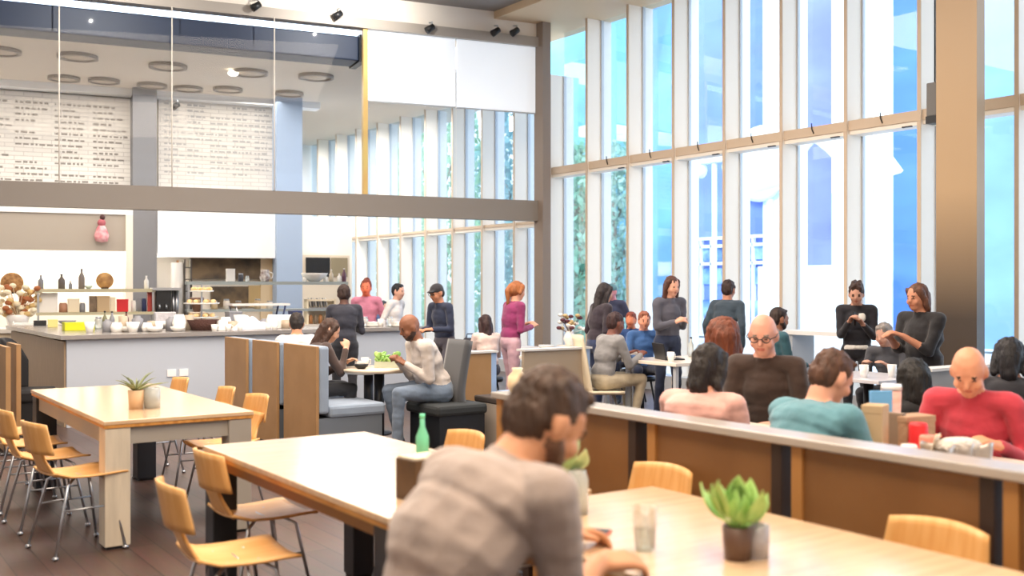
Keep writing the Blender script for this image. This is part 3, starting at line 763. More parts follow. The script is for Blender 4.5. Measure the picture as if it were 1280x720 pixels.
# bald man's tall-backed booth
t = thing('booth', 'dark tall curved booth seat behind the bald man in the light grey shirt', 'booth', (5.02, 8.30, 0))
MB().grid(lambda u, v: (.06+.11*v**1.5+.26*max(0, .35-v)**1.2, -.12+.34*u, .30+.72*v), 10, 14, .07).build('backrest', M_uphol, t)
MB().box(-.32, .22, -.30, .30, .36, .46).build('seat_cushion', mat('near black seat', '#2b2f31', .8), t, bevel=.03)
MB().box(-.28, .2, -.27, .27, 0, .36).build('base', M_black, t)
t = thing('upholstered_bench', 'low grey block bench with dark cushion and blue side, right of the bald man', 'bench', (5.62, 8.15, 0))
MB().box(-.27, .25, -.27, .27, .02, .43).build('base', mat('warm grey panel', '#a89c90', .6), t)
MB().box(.25, .30, -.27, .27, .02, .43).build('side_cushion', mat('periwinkle', '#8095cc', .8), t)
MB().box(-.27, .30, -.27, .27, .43, .49).build('cushion', mat('dark brown cushion', '#463c36', .8), t, bevel=.015)
def block_booth(label, px0, px1, py0, z, h, cm_, sm, d=.5):
    a, b_ = at(px0, z), None
    Y = a.y; X0 = a.x; X1 = atY(px1, Y).x
    t = thing('booth', label, 'booth', ((X0+X1)/2, Y+d/2, 0)); w = (X1-X0)/2
    MB().box(-w, w-.07, -d/2, -d/2+.04, .03, h-.02).build('back_panel', cm_, t)
    MB().box(w-.07, w, -d/2, d/2, .03, h-.02).build('side_cushion', sm, t, bevel=.01)
    MB().box(-w, w-.07, -d/2+.04, d/2-.02, .03, .45).build('seat_cushion', sm, t)
    MB().box(-w-.01, w+.01, -d/2-.02, -d/2+.12, h-.02, h).build('top_rim', mat('pale rim', '#d5d3d0', .5), t)
block_booth('square booth back with tan panel and blue side behind the dark tall booth', 574, 621, 440, 10.6, .86, M_pan2, mat('sky cushion', '#9db8dd', .8))
block_booth('wide grey-brown booth back between the magenta woman and the man in grey sweater', 655, 738, 434, 10.4, .90, mat('taupe panel', '#a3937f', .6), MATS['sky cushion'])
block_booth('grey booth wall left of the man in red', 1163, 1262, 460, 7.2, .96, mat('mid grey panel', '#8f8d8b', .6), mat('slate cushion', '#7489a8', .8), .4)

# ------------------------------------------------------------------ tables by the windows
def wtable(label, x, y, X, Y, h=.75, topm=None, legm=None):
    t = thing('cafe_table', label, 'table', (x, y, 0))
    MB().box(-X, X, -Y, Y, h-.035, h).build('tabletop', topm or M_top, t, bevel=.004)
    for sx in (-1, 1):
        for sy in (-1, 1): MB().cbox(sx*(X-.05), sy*(Y-.05), (h-.035)/2, .04, .04, h-.035).build('leg', legm or M_frame, t)
    return t
wtable('long grey-topped table with the seated dark-haired girl and a dark bag on it', 7.35, 11.1, .60, .33, topm=mat('grey top', '#c9c8cb', .3))
wtable('pale table with dishes behind the wide grey-brown booth back', 7.0, 9.35, .30, .25)
t = wtable('white cafe table with laptop and cups in front of the man in grey sweater', 7.95, 8.15, .62, .42)
MB().box(-.1, .42, -.42, -.39, .12, .71).build('front_panel', mat('orange maple', '#e2ae70', .5), t)
wtable('white table in front of the seated children in blue', 7.95, 9.65, .34, .3)
pedestal('dark square cafe table in front of the grey-haired man in dark jacket', 7.72, 5.72, .38, .38, topm=mat('pale grey top', '#cfcdd2', .3), basem=M_black)
t = thing('window_ledge', 'white bar ledge with legs against the window beside the boy in varsity jacket', 'ledge', (10.1, 7.75, 0))
MB().box(-.22, .22, -.75, .75, .95, 1.0).build('top', M_white, t)
for y in (-.7, .7): MB().box(-.2, .2, y-.03, y+.03, 0, .95).build('leg', M_frame, t)
# pale shell chair of the man in grey
t = thing('shell_chair', 'cream moulded chair with high back under the man in grey sweater', 'chair', (7.0, 8.50, 0), R(-35)-math.pi/2)
MB().grid(lambda u, v: ((u-.5)*.46*(1-.25*v*v), -.22-.10*v+.10*(2*u-1)**2, .40+.62*v), 12, 12, .025).build('backrest', mat('cream shell', '#d9cbb0', .5), t)
MB().grid(lambda u, v: ((u-.5)*.48, -.24+.46*v, .42+.03*(2*u-1)**2), 10, 8, .03).build('seat', MATS['cream shell'], t)
for sx in (-1, 1):
    for sy in (-1, 1): MB().tube([(sx*.12, sy*.12, .40), (sx*.2, sy*.2, .01)], .012, 8).build('leg', M_steel, t)
def stool(label, x, y, h=.45, m=None):
    t = thing('stool', label, 'stool', (x, y, 0))
    MB().lathe([(0, h-.05), (.17, h-.05), (.18, h-.02), (.17, h), (0, h)], 24).build('seat', m or M_black, t)
    for i in range(4):
        a = math.pi/4+i*math.pi/2; MB().tube([(.10*math.cos(a), .10*math.sin(a), h-.05), (.17*math.cos(a), .17*math.sin(a), .01)], .012, 8).build('leg', M_black, t)
# ------------------------------------------------------------------ service counter
t = thing('service_counter', 'long white kitchen service counter with steel top and tan end panel', 'counter', (2.39, 12.0, 0))
CW = 4.45
MB().box(.02, CW, .0, .04, .0, .955).build('front_panel', mat('counter blue white', '#bac3d0', .5), t)
MB().box(0, .04, .04, 3.4, .0, .93).build('end_panel', mat('tan end', '#b9a084', .5, noise=.15, nscale=4, stretch=(12, 12, 1)), t)
MB().box(-.05, CW+.05, -.05, .85, .955, 1.0).box(-.05, .8, .85, 3.5, .955, 1.0).build('worktop', mat('counter steel top', '#a9a5a2', .25, metal=.4), t)
MB().box(CW-.04, CW, .04, .8, 0, .955).build('end_panel', mat('counter blue white', '#bac3d0', .5), t)
MB().box(.04, CW-.04, .78, .8, 0, .955).box(.76, .78, .8, 3.4, 0, .955).build('rear_panel', M_steel, t)
m = MB()
p = atY(222, 12.0)
for dx in (-.07, .07): m.box(p.x-2.39+dx-.05, p.x-2.39+dx+.05, -.012, 0, .50, .58)
m.build('socket_plate', mat('socket', '#f3f4f6', .4), t)
t = thing('armchair', 'black rounded chair standing beside the tan end of the counter', 'chair', (1.94, 11.75, 0), R(-20)-math.pi/2)
MB().grid(lambda u, v: (.26*math.cos(math.pi*(1+u)), .22*math.sin(math.pi*(1+u))*1.0, .44+(.56-.25*abs(2*u-1)**3)*v), 20, 8, .04).build('backrest', mat('soft black', '#17161a', .7), t)
MB().box(-.25, .25, -.2, .28, .34, .47).build('seat', MATS['soft black'], t, bevel=.03)
MB().box(-.23, .23, -.18, .25, .03, .34).build('base', MATS['soft black'], t)
for i, (px, Y, lb) in enumerate([(4, 10.6, 'tall tan wooden screen panel at the far left edge beside the counter'), (17, 11.0, 'second tall tan screen panel left of the black chair')]):
    p = atY(px, Y)
    t = thing('wooden_screen', lb, 'panel', (p.x, p.y, 0))
    MB().box(-.02, .02, -.28, .28, .03, .98).build('panel', M_pan2, t)
    for y in (-.25, .25): MB().cbox(0, y, .015, .12, .05, .03).build('foot', M_black, t)
# ------------------------------------------------------------------ the people
V3 = Vector
# foreground man, seat at the nearest table
def loc(pos, face, wp):     # world point -> the person's own axes
    a = R(face)-math.pi/2; d = V3(wp)-V3((pos[0], pos[1], 0))
    return (d.x*math.cos(a)+d.y*math.sin(a), -d.x*math.sin(a)+d.y*math.cos(a), d.z)
mp, mf = (1.18, 2.12), 2
hr_ = loc(mp, mf, on(748, 704, .80)); hl_ = loc(mp, mf, on(700, 668, .79))
fdr = (-.35, .95, .0); fdl = (.55, .8, .0)
person('man in a taupe sweater with short brown hair, seated nearest, looking down at hands', mp, mf, sit=.55, stature=1.88, lean=18, bend=26, hp=30, nf=.7, hy_=-6, skin='#c98e68', top='#a3948c',
       bottom='#3a3f4a', hc='#4c3526', beard='#6f4b35', hands=[hl_+(.35, .9, .0), hr_+(.25, .95, .02)], res=.007, width=1.12, curl=38, sleeve='elbow')
person('long-haired brunette woman in a dark brown cardigan at the round table with the bald man', (3.99, 9.22), -8, sit=.47, lean=14, bend=12, hp=22, hy_=-10, hair='long', hc='#4a2f22', top='#4a3a35', bottom='#26282e',
       stature=1.62, skin='#dba88a', hands=[(.0, .38, .80), (.12, .34, .93)])
person('man in a white t-shirt seated behind the long-haired woman, facing away', atX(372, 4.3).to_tuple()[:2], 70, sit=.47, lean=12, bend=12, hp=12, hair='short', hc='#2c211c', top='#eae3df', sleeve='short', stature=1.66, skin='#c98f6c', res=.014)
person('bald dark-skinned man in a light grey shirt and blue-grey jeans at the round table', (4.96, 8.42), 170, sit=.47, stature=1.80, lean=20, bend=10, hp=18, hy_=4, hair='none', skin='#8a5a41', top='#cfc6bf', bottom='#6f7f93', width=1.12,
       hands=[(-.10, .36, .82), (.06, .38, .84)], beard='#3a2720', belly=.02, res=.011)
person('person in black standing with back turned at the white counter', at(431, 12.0).to_tuple()[:2], 70, stature=1.60, lean=4, hp=8, hair='curly', hc='#3b2620', top='#2d2f3c', bottom='#23252e', skin='#5f3d30', hands=[(-.10, .30, 1.05), (.12, .28, 1.05)], group=None)
person('orange-haired person with a pink scarf behind the counter', at(459, 15.0).to_tuple()[:2], 235, stature=1.68, hair='bun', hc='#8b3a20', top='#d78aa6', bottom='#504f66', skin='#ef7d5a', res=.015)
person('person in a light blue shirt next to the pink scarf behind the counter', at(477, 15.4).to_tuple()[:2], 260, stature=1.36, hair='short', hc='#3a4650', top='#6f92c4', bottom='#44588c', skin='#caa18c', res=.015)
person('cook in white top and brown apron behind the counter', at(490, 14.9).to_tuple()[:2], 300, stature=1.62, hair='short', hc='#22262c', top='#efeae8', bottom='#7a4a3c', skin='#d8a791', res=.015)
person('man in navy standing sideways with dark cap and glasses at the counter end', at(556, 12.6).to_tuple()[:2], 190, stature=1.62, lean=6, hp=14, hair='cap', hc='#2b2a30', top='#26304a', bottom='#5a5660', skin='#cf8f6c', glasses=True, hands=[(-.12, .30, 1.02), (.10, .30, 1.0)])
person('dark-haired girl seated at the grey-topped table, back of head to us', (6.85, 10.45), 80, sit=.45, stature=1.50, hair='long', hc='#3b2424', top='#e6cfc6', bottom='#4a4a55', skin='#d9a58a', res=.014)
person('strawberry blonde woman in a magenta cardigan standing with pink trousers', at(638, 12.1).to_tuple()[:2], 355, stature=1.64, hair='tail', hc='#b06a3a', top='#8e2f63', bottom='#c9a3ae', skin='#e3a98c', lean=3, hp=8, hands=[(-.08, .24, 1.08, .3, .7, .3), (.08, .24, 1.06, -.3, .7, .3)])
person('black-haired woman in a long dark coat standing left of the window group', at(746, 11.8).to_tuple()[:2], 350, stature=1.62, hair='long', hc='#2a2024', top='#2f2530', bottom='#28365a', skin='#d9a88f', lean=4, hp=12, hands=[(-.1, .2, .95), (.1, .2, .95)])
person('person in a navy and white striped top behind the black-haired woman', at(769, 14.8).to_tuple()[:2], 200, stature=1.62, hair='cap', hc='#5f8a94', top='#39405e', bottom='#2e3550', skin='#d8909a', res=.015)
person('man in a grey sweater and khaki trousers seated on the cream chair', (7.02, 8.52), -5, sit=.45, stature=1.70, lean=8, bend=14, hp=10, hair='crop', hc='#3c2222', top='#8c8b8c', bottom='#b3a68e', skin='#7c4a3c', hands=[(-.12, .42, .80), (.12, .42, .80)], res=.012)
person('child in a dark blue shirt with reddish face seated at the window table', at(791, 13.7).to_tuple()[:2], 215, sit=.45, stature=1.52, hair='short', hc='#9a4a34', top='#2f4f86', bottom='#2a3550', skin='#e08a66', res=.014)
person('fair child in a bright blue shirt seated right of the reddish-faced child', at(803, 12.6).to_tuple()[:2], 240, sit=.45, stature=1.60, hair='short', hc='#a9654a', top='#3f6aa6', bottom='#2a3550', skin='#e8a184', res=.014)
person('brown-haired woman in a dark grey top standing with crossed arms by the windows', at(834, 12.0).to_tuple()[:2], 262, stature=1.70, hair='long', hc='#5a3426', top='#5b5b68', bottom='#2b3550', skin='#e0a78d', lean=2, hp=10, hands=[(-.07, .25, 1.16, .8, .5, .2), (.07, .27, 1.13, -.8, .5, .2)])
person('dark-haired man in a slate polo standing by the window, facing right', at(906, 12.3).to_tuple()[:2], 20, stature=1.66, hair='short', hc='#3a2420', top='#3a4a58', bottom='#2b3040', skin='#b98068')
person('auburn woman with big hair seated, back of head to us', at(907, 7.1).to_tuple()[:2], 60, sit=.45, stature=1.76, lean=4, bend=4, hp=0, hair='big', hc='#7a3b1c', top='#4a2a1e', bottom='#2a2420', skin='#cf9a80', res=.012)
person('dark-haired woman in a salmon pink shirt, back turned, above the brown divider', (3.58, 3.66), 10, sit=.46, stature=1.64, lean=6, bend=12, hp=12, hair='bob', hc='#1f1512', top='#e0aba0', bottom='#3a3238', skin='#dba286', res=.010, width=1.14)
person('balding grey man with glasses and a dark brown jacket facing us', (4.89, 4.33), 205, sit=.50, stature=1.84, lean=6, bend=10, hp=16, hy_=6, hair='fringe', hc='#a08c80', top='#3b2a22', bottom='#2a2624', skin='#d99d86', glasses=True, res=.010)
person('bearded man in a dark teal shirt seated in profile by the window', at(963, 11.2).to_tuple()[:2], -20, sit=.45, stature=1.76, lean=4, hair='short', hc='#3a2820', beard='#3a2820', top='#2f5a66', bottom='#2b3040', skin='#a06a50', res=.013)
person('man in a teal t-shirt with brown hair, back turned, behind the widest divider panel', (3.56, 3.05), -4, sit=.46, stature=1.74, lean=14, bend=16, hp=26, hy_=-8, hair='short', hc='#5a3a28', top='#5e8f9c', bottom='#2f3540', skin='#d99c80', sleeve='short', res=.009, width=1.15, hands=[(-.15, .48, .80), (.15, .50, .80)])
def varsity(B, P, s1, s2, N, h, k):
    B.ell(P+s1*.36*k+Vector((-.06, .118, 0)), Vector((.04, .014, .05)), 'extra')
    for sx in (-1, 1): B.cap(P+s1*.02*k+Vector((sx*.10, .075, 0)), P+s1*.02*k+Vector((sx*.02, .112, 0)), .022, .022, 'extra')
person('boy in a black and white varsity jacket standing by the window ledge', at(1071, 10.9).to_tuple()[:2], 215, stature=1.62, hair='messy', hc='#4a342c', top='#23232c', bottom='#1e1f28', skin='#cf9c86', lean=3, hp=18, hands=[(-.07, .25, 1.14, .3, .6, .6), (.06, .26, 1.17, -.3, .6, .6)], extra=varsity)
person('grey-haired man in a charcoal jacket seated at the dark square table', (8.56, 6.06), 190, sit=.45, stature=1.58, lean=14, bend=12, hp=14, hair='grey', hc='#9c9590', top='#4a4c54', bottom='#24262e', skin='#c99a86', hands=[(-.12, .36, .80), (.12, .36, .80)])
person('woman in a loose black top with brown hair standing beside the tan column', at(1156, 8.4).to_tuple()[:2], 170, stature=1.60, lean=3, bend=5, hp=8, hair='bob', hc='#6a4330', top='#1b1a1f', bottom='#141418', skin='#c98a6c', width=1.15, hands=[(-.06, .30, 1.14, .3, .7, .3), (.06, .31, 1.12, -.3, .7, .3)], sleeve='elbow', res=.011)
person('person with big black hair and black clothes, left of the man in red', at(1150, 5.9).to_tuple()[:2], 60, sit=.40, stature=1.42, hair='big', hc='#15110f', top='#17161a', bottom='#17161a', skin='#8a5a45', res=.012)
person('bald man in a red sweater looking down at the booth table', (4.78, 2.90), 196, sit=.46, stature=1.72, lean=10, bend=12, hp=33, hy_=8, hair='none', skin='#dd9a78', top='#c23a4a', bottom='#2c2c34', res=.008, width=1.03, hands=[(-.16, .30, .80), (.18, .30, .80)])
person('person in a black jacket seated behind the man in red', at(1262, 6.0).to_tuple()[:2], 30, sit=.45, stature=1.60, lean=4, hair='bob', hc='#1c1a20', top='#1f1f28', bottom='#1b1b20', skin='#a8755c', res=.012)
# seats for the people at the windows
for lb, px, z, h in (('black stool under the person seated behind the long-haired woman', 372, None, .46),):
    p = atX(372, 4.3); stool(lb, p.x, p.y, h)
stool('black stool under the dark-haired girl', 6.85, 10.45, .44)
p = at(791, 13.7); stool('black stool under the child in dark blue', p.x, p.y, .44)
p = at(803, 12.6); stool('black stool under the child in bright blue', p.x, p.y, .44)
p = at(963, 11.2); stool('black stool under the bearded man in teal', p.x, p.y, .44)
stool('black stool under the grey-haired man', 8.56, 6.06, .44)
p = at(1150, 5.9); stool('black stool under the person with big black hair', p.x, p.y, .39)
p = at(1262, 6.0); stool('black stool under the person in the black jacket', p.x, p.y, .44)
# ------------------------------------------------------------------ small things
C_WHITE = mat('porcelain', '#f4f2ee', .25, coat=.4)
C_GLASS = mat('bottle glass', '#edf3f1', .12, trans=.6)
C_TAN = mat('wicker', '#c99a63', .7, noise=.5, nscale=22, color2='#8d5f34', bump=.4)
C_GOLD = mat('pastry', '#d9a860', .6, noise=.5, nscale=20, color2='#f0d9a6')
C_RED = mat('signal red', '#d8262c', .5)
C_NAVY = mat('navy plastic', '#2d3a66', .5)
C_GREY = mat('grey plastic', '#8e9097', .5)
C_LEAF = mat('leaf green', '#7fb05a', .5, noise=.4, nscale=10, color2='#b8d67c')
C_LEAF2 = mat('leaf olive', '#8d9468', .55, noise=.4, nscale=10, color2='#5d6b48')
C_SOIL = mat('soil', '#3a2a20', .9)

def cup(lb, p, r=.04, h=.09, m=C_WHITE, grp=None):
    t = thing('cup', lb, 'cup', p, group=grp)
    MB().lathe([(0, 0), (r*.7, 0), (r, h), (r*.9, h), (r*.62, .008), (0, .008)], 18).build('body', m, t)
    MB().tube([(r*.85, 0, h*.8), (r*1.5, 0, h*.75), (r*1.5, 0, h*.35), (r*.78, 0, h*.25)], .006, 6).build('handle', m, t); return t
def bowl(lb, p, r=.1, h=.07, m=C_WHITE):
    return tag(MB().lathe([(0, 0), (r*.45, 0), (r*.85, h*.5), (r, h), (r*.94, h), (r*.8, h*.55), (r*.4, .012), (0, .012)], 22).build('bowl', m, loc=p), lb, 'bowl')
def bottle(lb, p, r=.035, h=.24, m=C_GLASS, cap=None):
    t = thing('bottle', lb, 'bottle', p)
    MB().lathe([(0, 0), (r, 0), (r, h*.6), (r*.4, h*.78), (r*.36, h*.94), (0, h*.94)], 16).build('body', m, t)
    MB().cyl((0, 0), r*.42, h*.93, h, 12).build('cap', cap or M_black, t); return t
def box(lb, p, sx, sy, h, m, name='box', rz=None, flap=False):
    t = thing(name, lb, name.replace('_', ' '), p, KR if rz is None else rz)
    MB().box(-sx/2, sx/2, -sy/2, sy/2, 0, h*.9).build('body', m, t, bevel=min(sx, sy, h)*.06)
    MB().box(-sx*.51, sx*.51, -sy*.51, sy*.51, h*.86, h).build('lid', m, t, bevel=min(sx, sy, h)*.04); return t
def plates(lb, p, r=.12, n=6):
    t = thing('plate_stack', lb, 'plates', p)
    for i in range(n): MB().lathe([(0, i*.014), (r*.6, i*.014), (r, i*.014+.018), (r*.97, i*.014+.022), (r*.58, i*.014+.006), (0, i*.014+.006)], 22).build('plate', C_WHITE, t)
    return t
def jar(lb, p, r=.05, h=.14, m=C_GLASS, lid=M_steel):
    t = thing('jar', lb, 'jar', p)
    MB().lathe([(0, 0), (r, 0), (r, h*.75), (r*.8, h*.86), (0, h*.86)], 18).build('body', m, t); MB().cyl((0, 0), r*.82, h*.86, h, 16).build('lid', lid, t); return t
def stand(lb, p, tiers, m=M_steel, food=C_GOLD):
    t = thing('cake_stand', lb, 'cake stand', p)
    top = tiers[-1][0]
    MB().cyl((0, 0), .012, 0, top+.1, 10).lathe([(0, 0), (.1, 0), (.02, .02), (0, .02)], 20).build('stem', m, t)
    rnd = random.Random(len(lb))
    for z, r in tiers:
        MB().lathe([(0, z), (r, z), (r*1.04, z+.018), (r, z+.018), (r*.98, z+.008), (0, z+.008)], 26).build('tier', C_WHITE, t)
        for i in range(max(4, int(r*40))):
            a = i*2*math.pi/max(4, int(r*40)); MB().ell((r*.72*math.cos(a), r*.72*math.sin(a), z+.035), (.036, .03, .028), 10).build('pastry', food, t)
    return t
def leafy(lb, p, potm, kind, s=1.0, name='potted_plant', leafm=C_LEAF, seed=1, pr=.05, ph=.10):
    rnd = random.Random(seed)
    t = thing(name, lb, 'plant', p)
    MB().lathe([(0, 0), (pr*.85, 0), (pr, ph), (pr*.9, ph), (pr*.88, ph*.86), (0, ph*.86)], 24).build('pot', potm, t)
    MB().lathe([(0, ph*.84), (pr*.88, ph*.84), (pr*.8, ph*.9), (0, ph*.92)], 18).build('soil', C_SOIL, t)
    if kind == 'broad':
        for i in range(20):
            a = i*2.4; ti = rnd.uniform(.25, 1.1)*(1 if i > 5 else .4); L = rnd.uniform(.08, .13)*s; W = L*.30
            d = Vector((math.cos(a)*math.sin(ti), math.sin(a)*math.sin(ti), math.cos(ti))); sd = Vector((-math.sin(a), math.cos(a), 0)); up = sd.cross(d)
            b0 = Vector((math.cos(a)*.012, math.sin(a)*.012, ph*.9))
            st = b0+d*L*.45
            MB().tube([b0, st], .0025, 5).grid(lambda u, v: st+d*L*v+sd*W*math.sin(math.pi*min(1, v*.96+.04))*(2*u-1)-up*(.35*L*v*v-.12*W*abs(2*u-1)), 5, 8, .0012).build('leaf', leafm, t)
    else:
        for i in range(22):
            a = i*2.4; ti = rnd.uniform(.1, 1.05); L = rnd.uniform(.09, .17)*s
            d = Vector((math.cos(a)*math.sin(ti), math.sin(a)*math.sin(ti), math.cos(ti)))
            b0 = Vector((0, 0, ph*.9)); pts = [b0+d*L*v+Vector((0, 0, -.3*L*v*v))+Vector((math.cos(a), math.sin(a), 0))*.15*L*v*v for v in (0, .25, .5, .75, 1)]
            MB().tube(pts, 0, 5, rs=[.006*s, .0055*s, .004*s, .003*s, .001]).build('leaf', leafm, t)
    return t

# table plants
leafy('leafy bright green plant in a dark brown pot on the nearest table', on(922, 699, .75), mat('dark pot', '#5d4436', .5), 'broad', .86, seed=3, pr=.044, ph=.095)
p = on(946, 697, .75)
tag(MB().lathe([(0, 0), (.034, 0), (.036, .095), (.032, .095), (.031, .01), (0, .01)], 20).build('tumbler', mat('smoky glass', '#d7d3d8', .15, trans=.5), loc=p), 'pale grey tumbler right of the dark brown plant pot on the nearest table', 'tumbler')
leafy('pale yellow-green leafy plant beside the taupe man\'s face', on(704, 634, .75), mat('stone pot', '#8b8577', .6), 'broad', 1.0, leafm=mat('pale leaf', '#c3d3a0', .5, noise=.3, nscale=12, color2='#9ab87a'), seed=5, pr=.045, ph=.12)
p = on(722, 642, .75)
t = thing('glass_jar', 'clear glass jar standing right of the pale plant by the taupe man\'s face', 'jar', p)
MB().lathe([(0, 0), (.036, 0), (.038, .12), (.03, .14), (.03, .15), (.027, .15), (.027, .135), (.034, .115), (.033, .008), (0, .008)], 22).build('body', C_GLASS, t)
p = on(527, 622, .75)
t = thing('planter', 'square dark wooden planter with pale gravel at the near end of the middle table', 'planter', p, R(8))
MB().box(-.075, .075, -.06, .06, 0, .15).build('box', mat('planter wood', '#5b4126', .6, noise=.3, nscale=9), t, bevel=.004)
MB().box(-.068, .068, -.053, .053, .15, .156).build('gravel', mat('gravel', '#e8dcc0', .9, bump=1, bscale=60), t)
for i in range(4): MB().box(-.076+.002, .076-.002, -.062, -.058, .02+i*.033, .024+i*.033).build('slat_gap', M_dark, t) if i == 0 else None
p = on(528, 588, .75)
bottle('bright green glass bottle standing behind the dark wooden planter', p, .028, .24, mat('green glass', '#7fdcb4', .15, trans=.3), mat('green cap', '#6fd8ac', .4))
leafy('spiky grey-green air plant in a tan pot on the left table', on(170, 511, .75), mat('tan pot', '#d2b08a', .6), 'spiky', 1.25, leafm=C_LEAF2, seed=2, pr=.05, ph=.12)
p = on(190, 510, .75)
t = thing('glass_jar', 'clear glass jar with pale sachets beside the air plant on the left table', 'jar', p)
MB().lathe([(0, 0), (.05, 0), (.052, .13), (.046, .13), (.045, .01), (0, .01)], 22).build('body', C_GLASS, t)
for i in range(5): MB().box(-.03, .03, -.03+i*.013, -.026+i*.013, .012, .115+.01*(i % 2), Matrix.Rotation(.2*i, 4, 'Z')).build('sachet', mat('paper', '#f2ece4', .8), t)
# phone and the things on the nearest table
p = on(722, 668, .75)
t = thing('smartphone', 'orange-backed phone lying by the taupe man\'s left hand', 'phone', (p.x+.04, p.y, .75), R(35))
MB().box(-.036, .036, -.072, .072, 0, .008).build('body', mat('coral', '#c9674a', .4), t, bevel=.004)
MB().box(-.033, .033, -.068, .068, .008, .009).build('screen', M_black, t)
p = on(806, 688, .75)
t = thing('drinking_glass', 'clear drinking glass beyond the taupe man\'s hands on the nearest table', 'glass', p)
MB().lathe([(0, 0), (.03, 0), (.036, .13), (.0345, .13), (.0285, .006), (0, .006)], 24).build('body', glassmat('thin tumbler', '#f4f6f6', .1), t)
MB().lathe([(0, .007), (.0283, .007), (.031, .06), (0, .06)], 24).build('water', glassmat('thin water', '#e6eef0', .1), t)
# cream vase on the divider's far end
p = Vector((XD+.02, 4.60, .955))
t = thing('vase', 'round cream vase on the far end of the divider cap left of the taupe man', 'vase', p)
MB().lathe([(0, 0), (.035, 0), (.055, .04), (.05, .09), (.025, .12), (.03, .135), (.02, .135), (0, .13)], 20).build('body', mat('cream glaze', '#f0d9b4', .4), t)

# booth table clutter in front of the man in red
def o2(px, z, h=.75): return at(px, z, h)
box('tall tan paper carton at the left of the booth table below the man in red', o2(1094, 4.5), .10, .09, .27, mat('kraft', '#c4a884', .8), 'carton', R(20))
box('upright wooden menu holder on the booth table', o2(1116, 4.62), .04, .10, .22, mat('holder', '#8c7a68', .6), 'menu_holder', R(10))
t = thing('paper_cup', 'tall white and pink paper cup standing above the booth clutter', 'cup', o2(1114, 4.85))
MB().lathe([(0, 0), (.035, 0), (.046, .30), (0, .30)], 20).build('sleeve', mat('pink white cup', '#f3d9d0', .6, noise=.6, nscale=14, stretch=(.2, .2, 1), color2='#e79c8a'), t)
MB().cyl((0, 0), .049, .30, .325, 18, .044).build('lid', C_WHITE, t)
for px, z, r, h, m, lb in ((1136, 4.35, .035, .12, C_WHITE, 'small white cup at the front of the booth table'), (1148, 4.5, .04, .19, C_RED, 'bright red drink can on the booth table'),
                           (1160, 4.4, .036, .15, mat('salmon', '#d98a76', .5), 'salmon pink cup beside the red can')):
    tag(MB().lathe([(0, 0), (r*.9, 0), (r, h*.1), (r, h*.93), (r*.86, h), (0, h)], 20).build('drink_can' if 'can' in lb[:16] else 'beaker', m, loc=o2(px, z)), lb, 'can' if 'can' in lb[:16] else 'cup')
p = o2(1140, 4.62); box('brown bag of bread rolls behind the red can', p, .17, .11, .21, mat('paper bag', '#a8876b', .8, bump=.6, bscale=20), 'paper_bag', R(-10))
t = thing('napkin', 'folded cream napkin leaning against the foil container', 'napkin', o2(1172, 4.22), R(20))
MB().grid(lambda u, v: (-.04+.08*u, .05*v, .17*(1-v)+.01), 5, 8, .004).build('sheet', mat('cream paper', '#ecd8be', .8), t)
t = thing('foil_container', 'crumpled silver takeaway container beside the man in red', 'container', o2(1196, 4.25), R(-12))
MB().grid(lambda u, v: ((u-.5)*.22*(1+.2*v), (.06+.012*math.sin(u*17))*(1 if v > .01 else .7), .14*v+.006*math.sin(u*23)), 26, 8, .004).grid(lambda u, v: (-(u-.5)*.22*(1+.2*v), -(.06+.012*math.sin(u*15)), .14*v+.006*math.sin(u*19)), 26, 8, .004).box(-.11, .11, -.06, .06, 0, .01).build('body', mat('foil', '#b6aca4', .35, metal=.5), t)
MB().ell((0, 0, .13), (.12, .065, .035)).build('contents', mat('wrap', '#d9d0c6', .6, bump=1, bscale=40), t)
box('light blue menu card standing behind the tan carton', o2(1101, 4.78, .75), .10, .02, .30, mat('sky card', '#6fb2e6', .5), 'menu_card', R(-30))
# couple's round table
C0 = Vector((4.60, 8.93, .75))
t = thing('takeout_box', 'clear plastic box heaped with green salad on the round table', 'box', C0+Vector((.10, .02, 0)), R(-30))
MB().box(-.12, .12, -.08, .08, 0, .06).build('tray', mat('clear plastic', '#e4ecd2', .2, trans=.4), t)
m = MB(); rnd = random.Random(4)
for i in range(46):
    c_ = Vector((rnd.uniform(-.11, .11), rnd.uniform(-.07, .07), .06+rnd.uniform(0, .07))); m.ell(c_, (rnd.uniform(.02, .035), .006, rnd.uniform(.015, .04)), 7, rot=Euler((rnd.uniform(0, 3), rnd.uniform(0, 3), rnd.uniform(0, 3))).to_matrix())
tag(m.build('salad', C_LEAF, t), kind='stuff')
bowl('black bowl on the round table in front of the long-haired woman', C0+Vector((-.20, -.02, 0)), .07, .045, M_black)
cup('white cup on the round table between woman and salad', C0+Vector((-.06, .18, 0)))
box('white napkin box on the round table behind the bowl', C0+Vector((-.14, .14, 0)), .07, .07, .06, C_WHITE, 'napkin_box')
# tables by the windows
G0 = Vector((7.95, 8.15, .75))
t = thing('laptop', 'open dark laptop on the white cafe table', 'laptop', G0+Vector((-.25, .05, 0)), R(70))
MB().box(-.15, .15, -.1, .1, 0, .015).build('base', M_black, t); MB().box(-.15, .15, .1, .115, .01, .2, Matrix.Rotation(R(-12), 4, 'X')).build('screen', M_black, t)
cup('white cup left of the laptop on the white cafe table', G0+Vector((-.48, -.2, 0)), .04, .1)
cup('second white cup beside the laptop, nearer the tan front panel', G0+Vector((-.05, -.22, 0)), .04, .09)
plates('short stack of plates at the right end of the white cafe table', G0+Vector((.42, -.1, 0)), .09, 4)
bowl('cream bowl in the middle of the white cafe table', G0+Vector((.15, -.15, 0)), .08, .05, mat('cream glaze', '#f0d9b4', .4))
bottle('clear water bottle on the white cafe table', G0+Vector((.2, .2, 0)), .03, .22)
p = on(607, 436, .75)
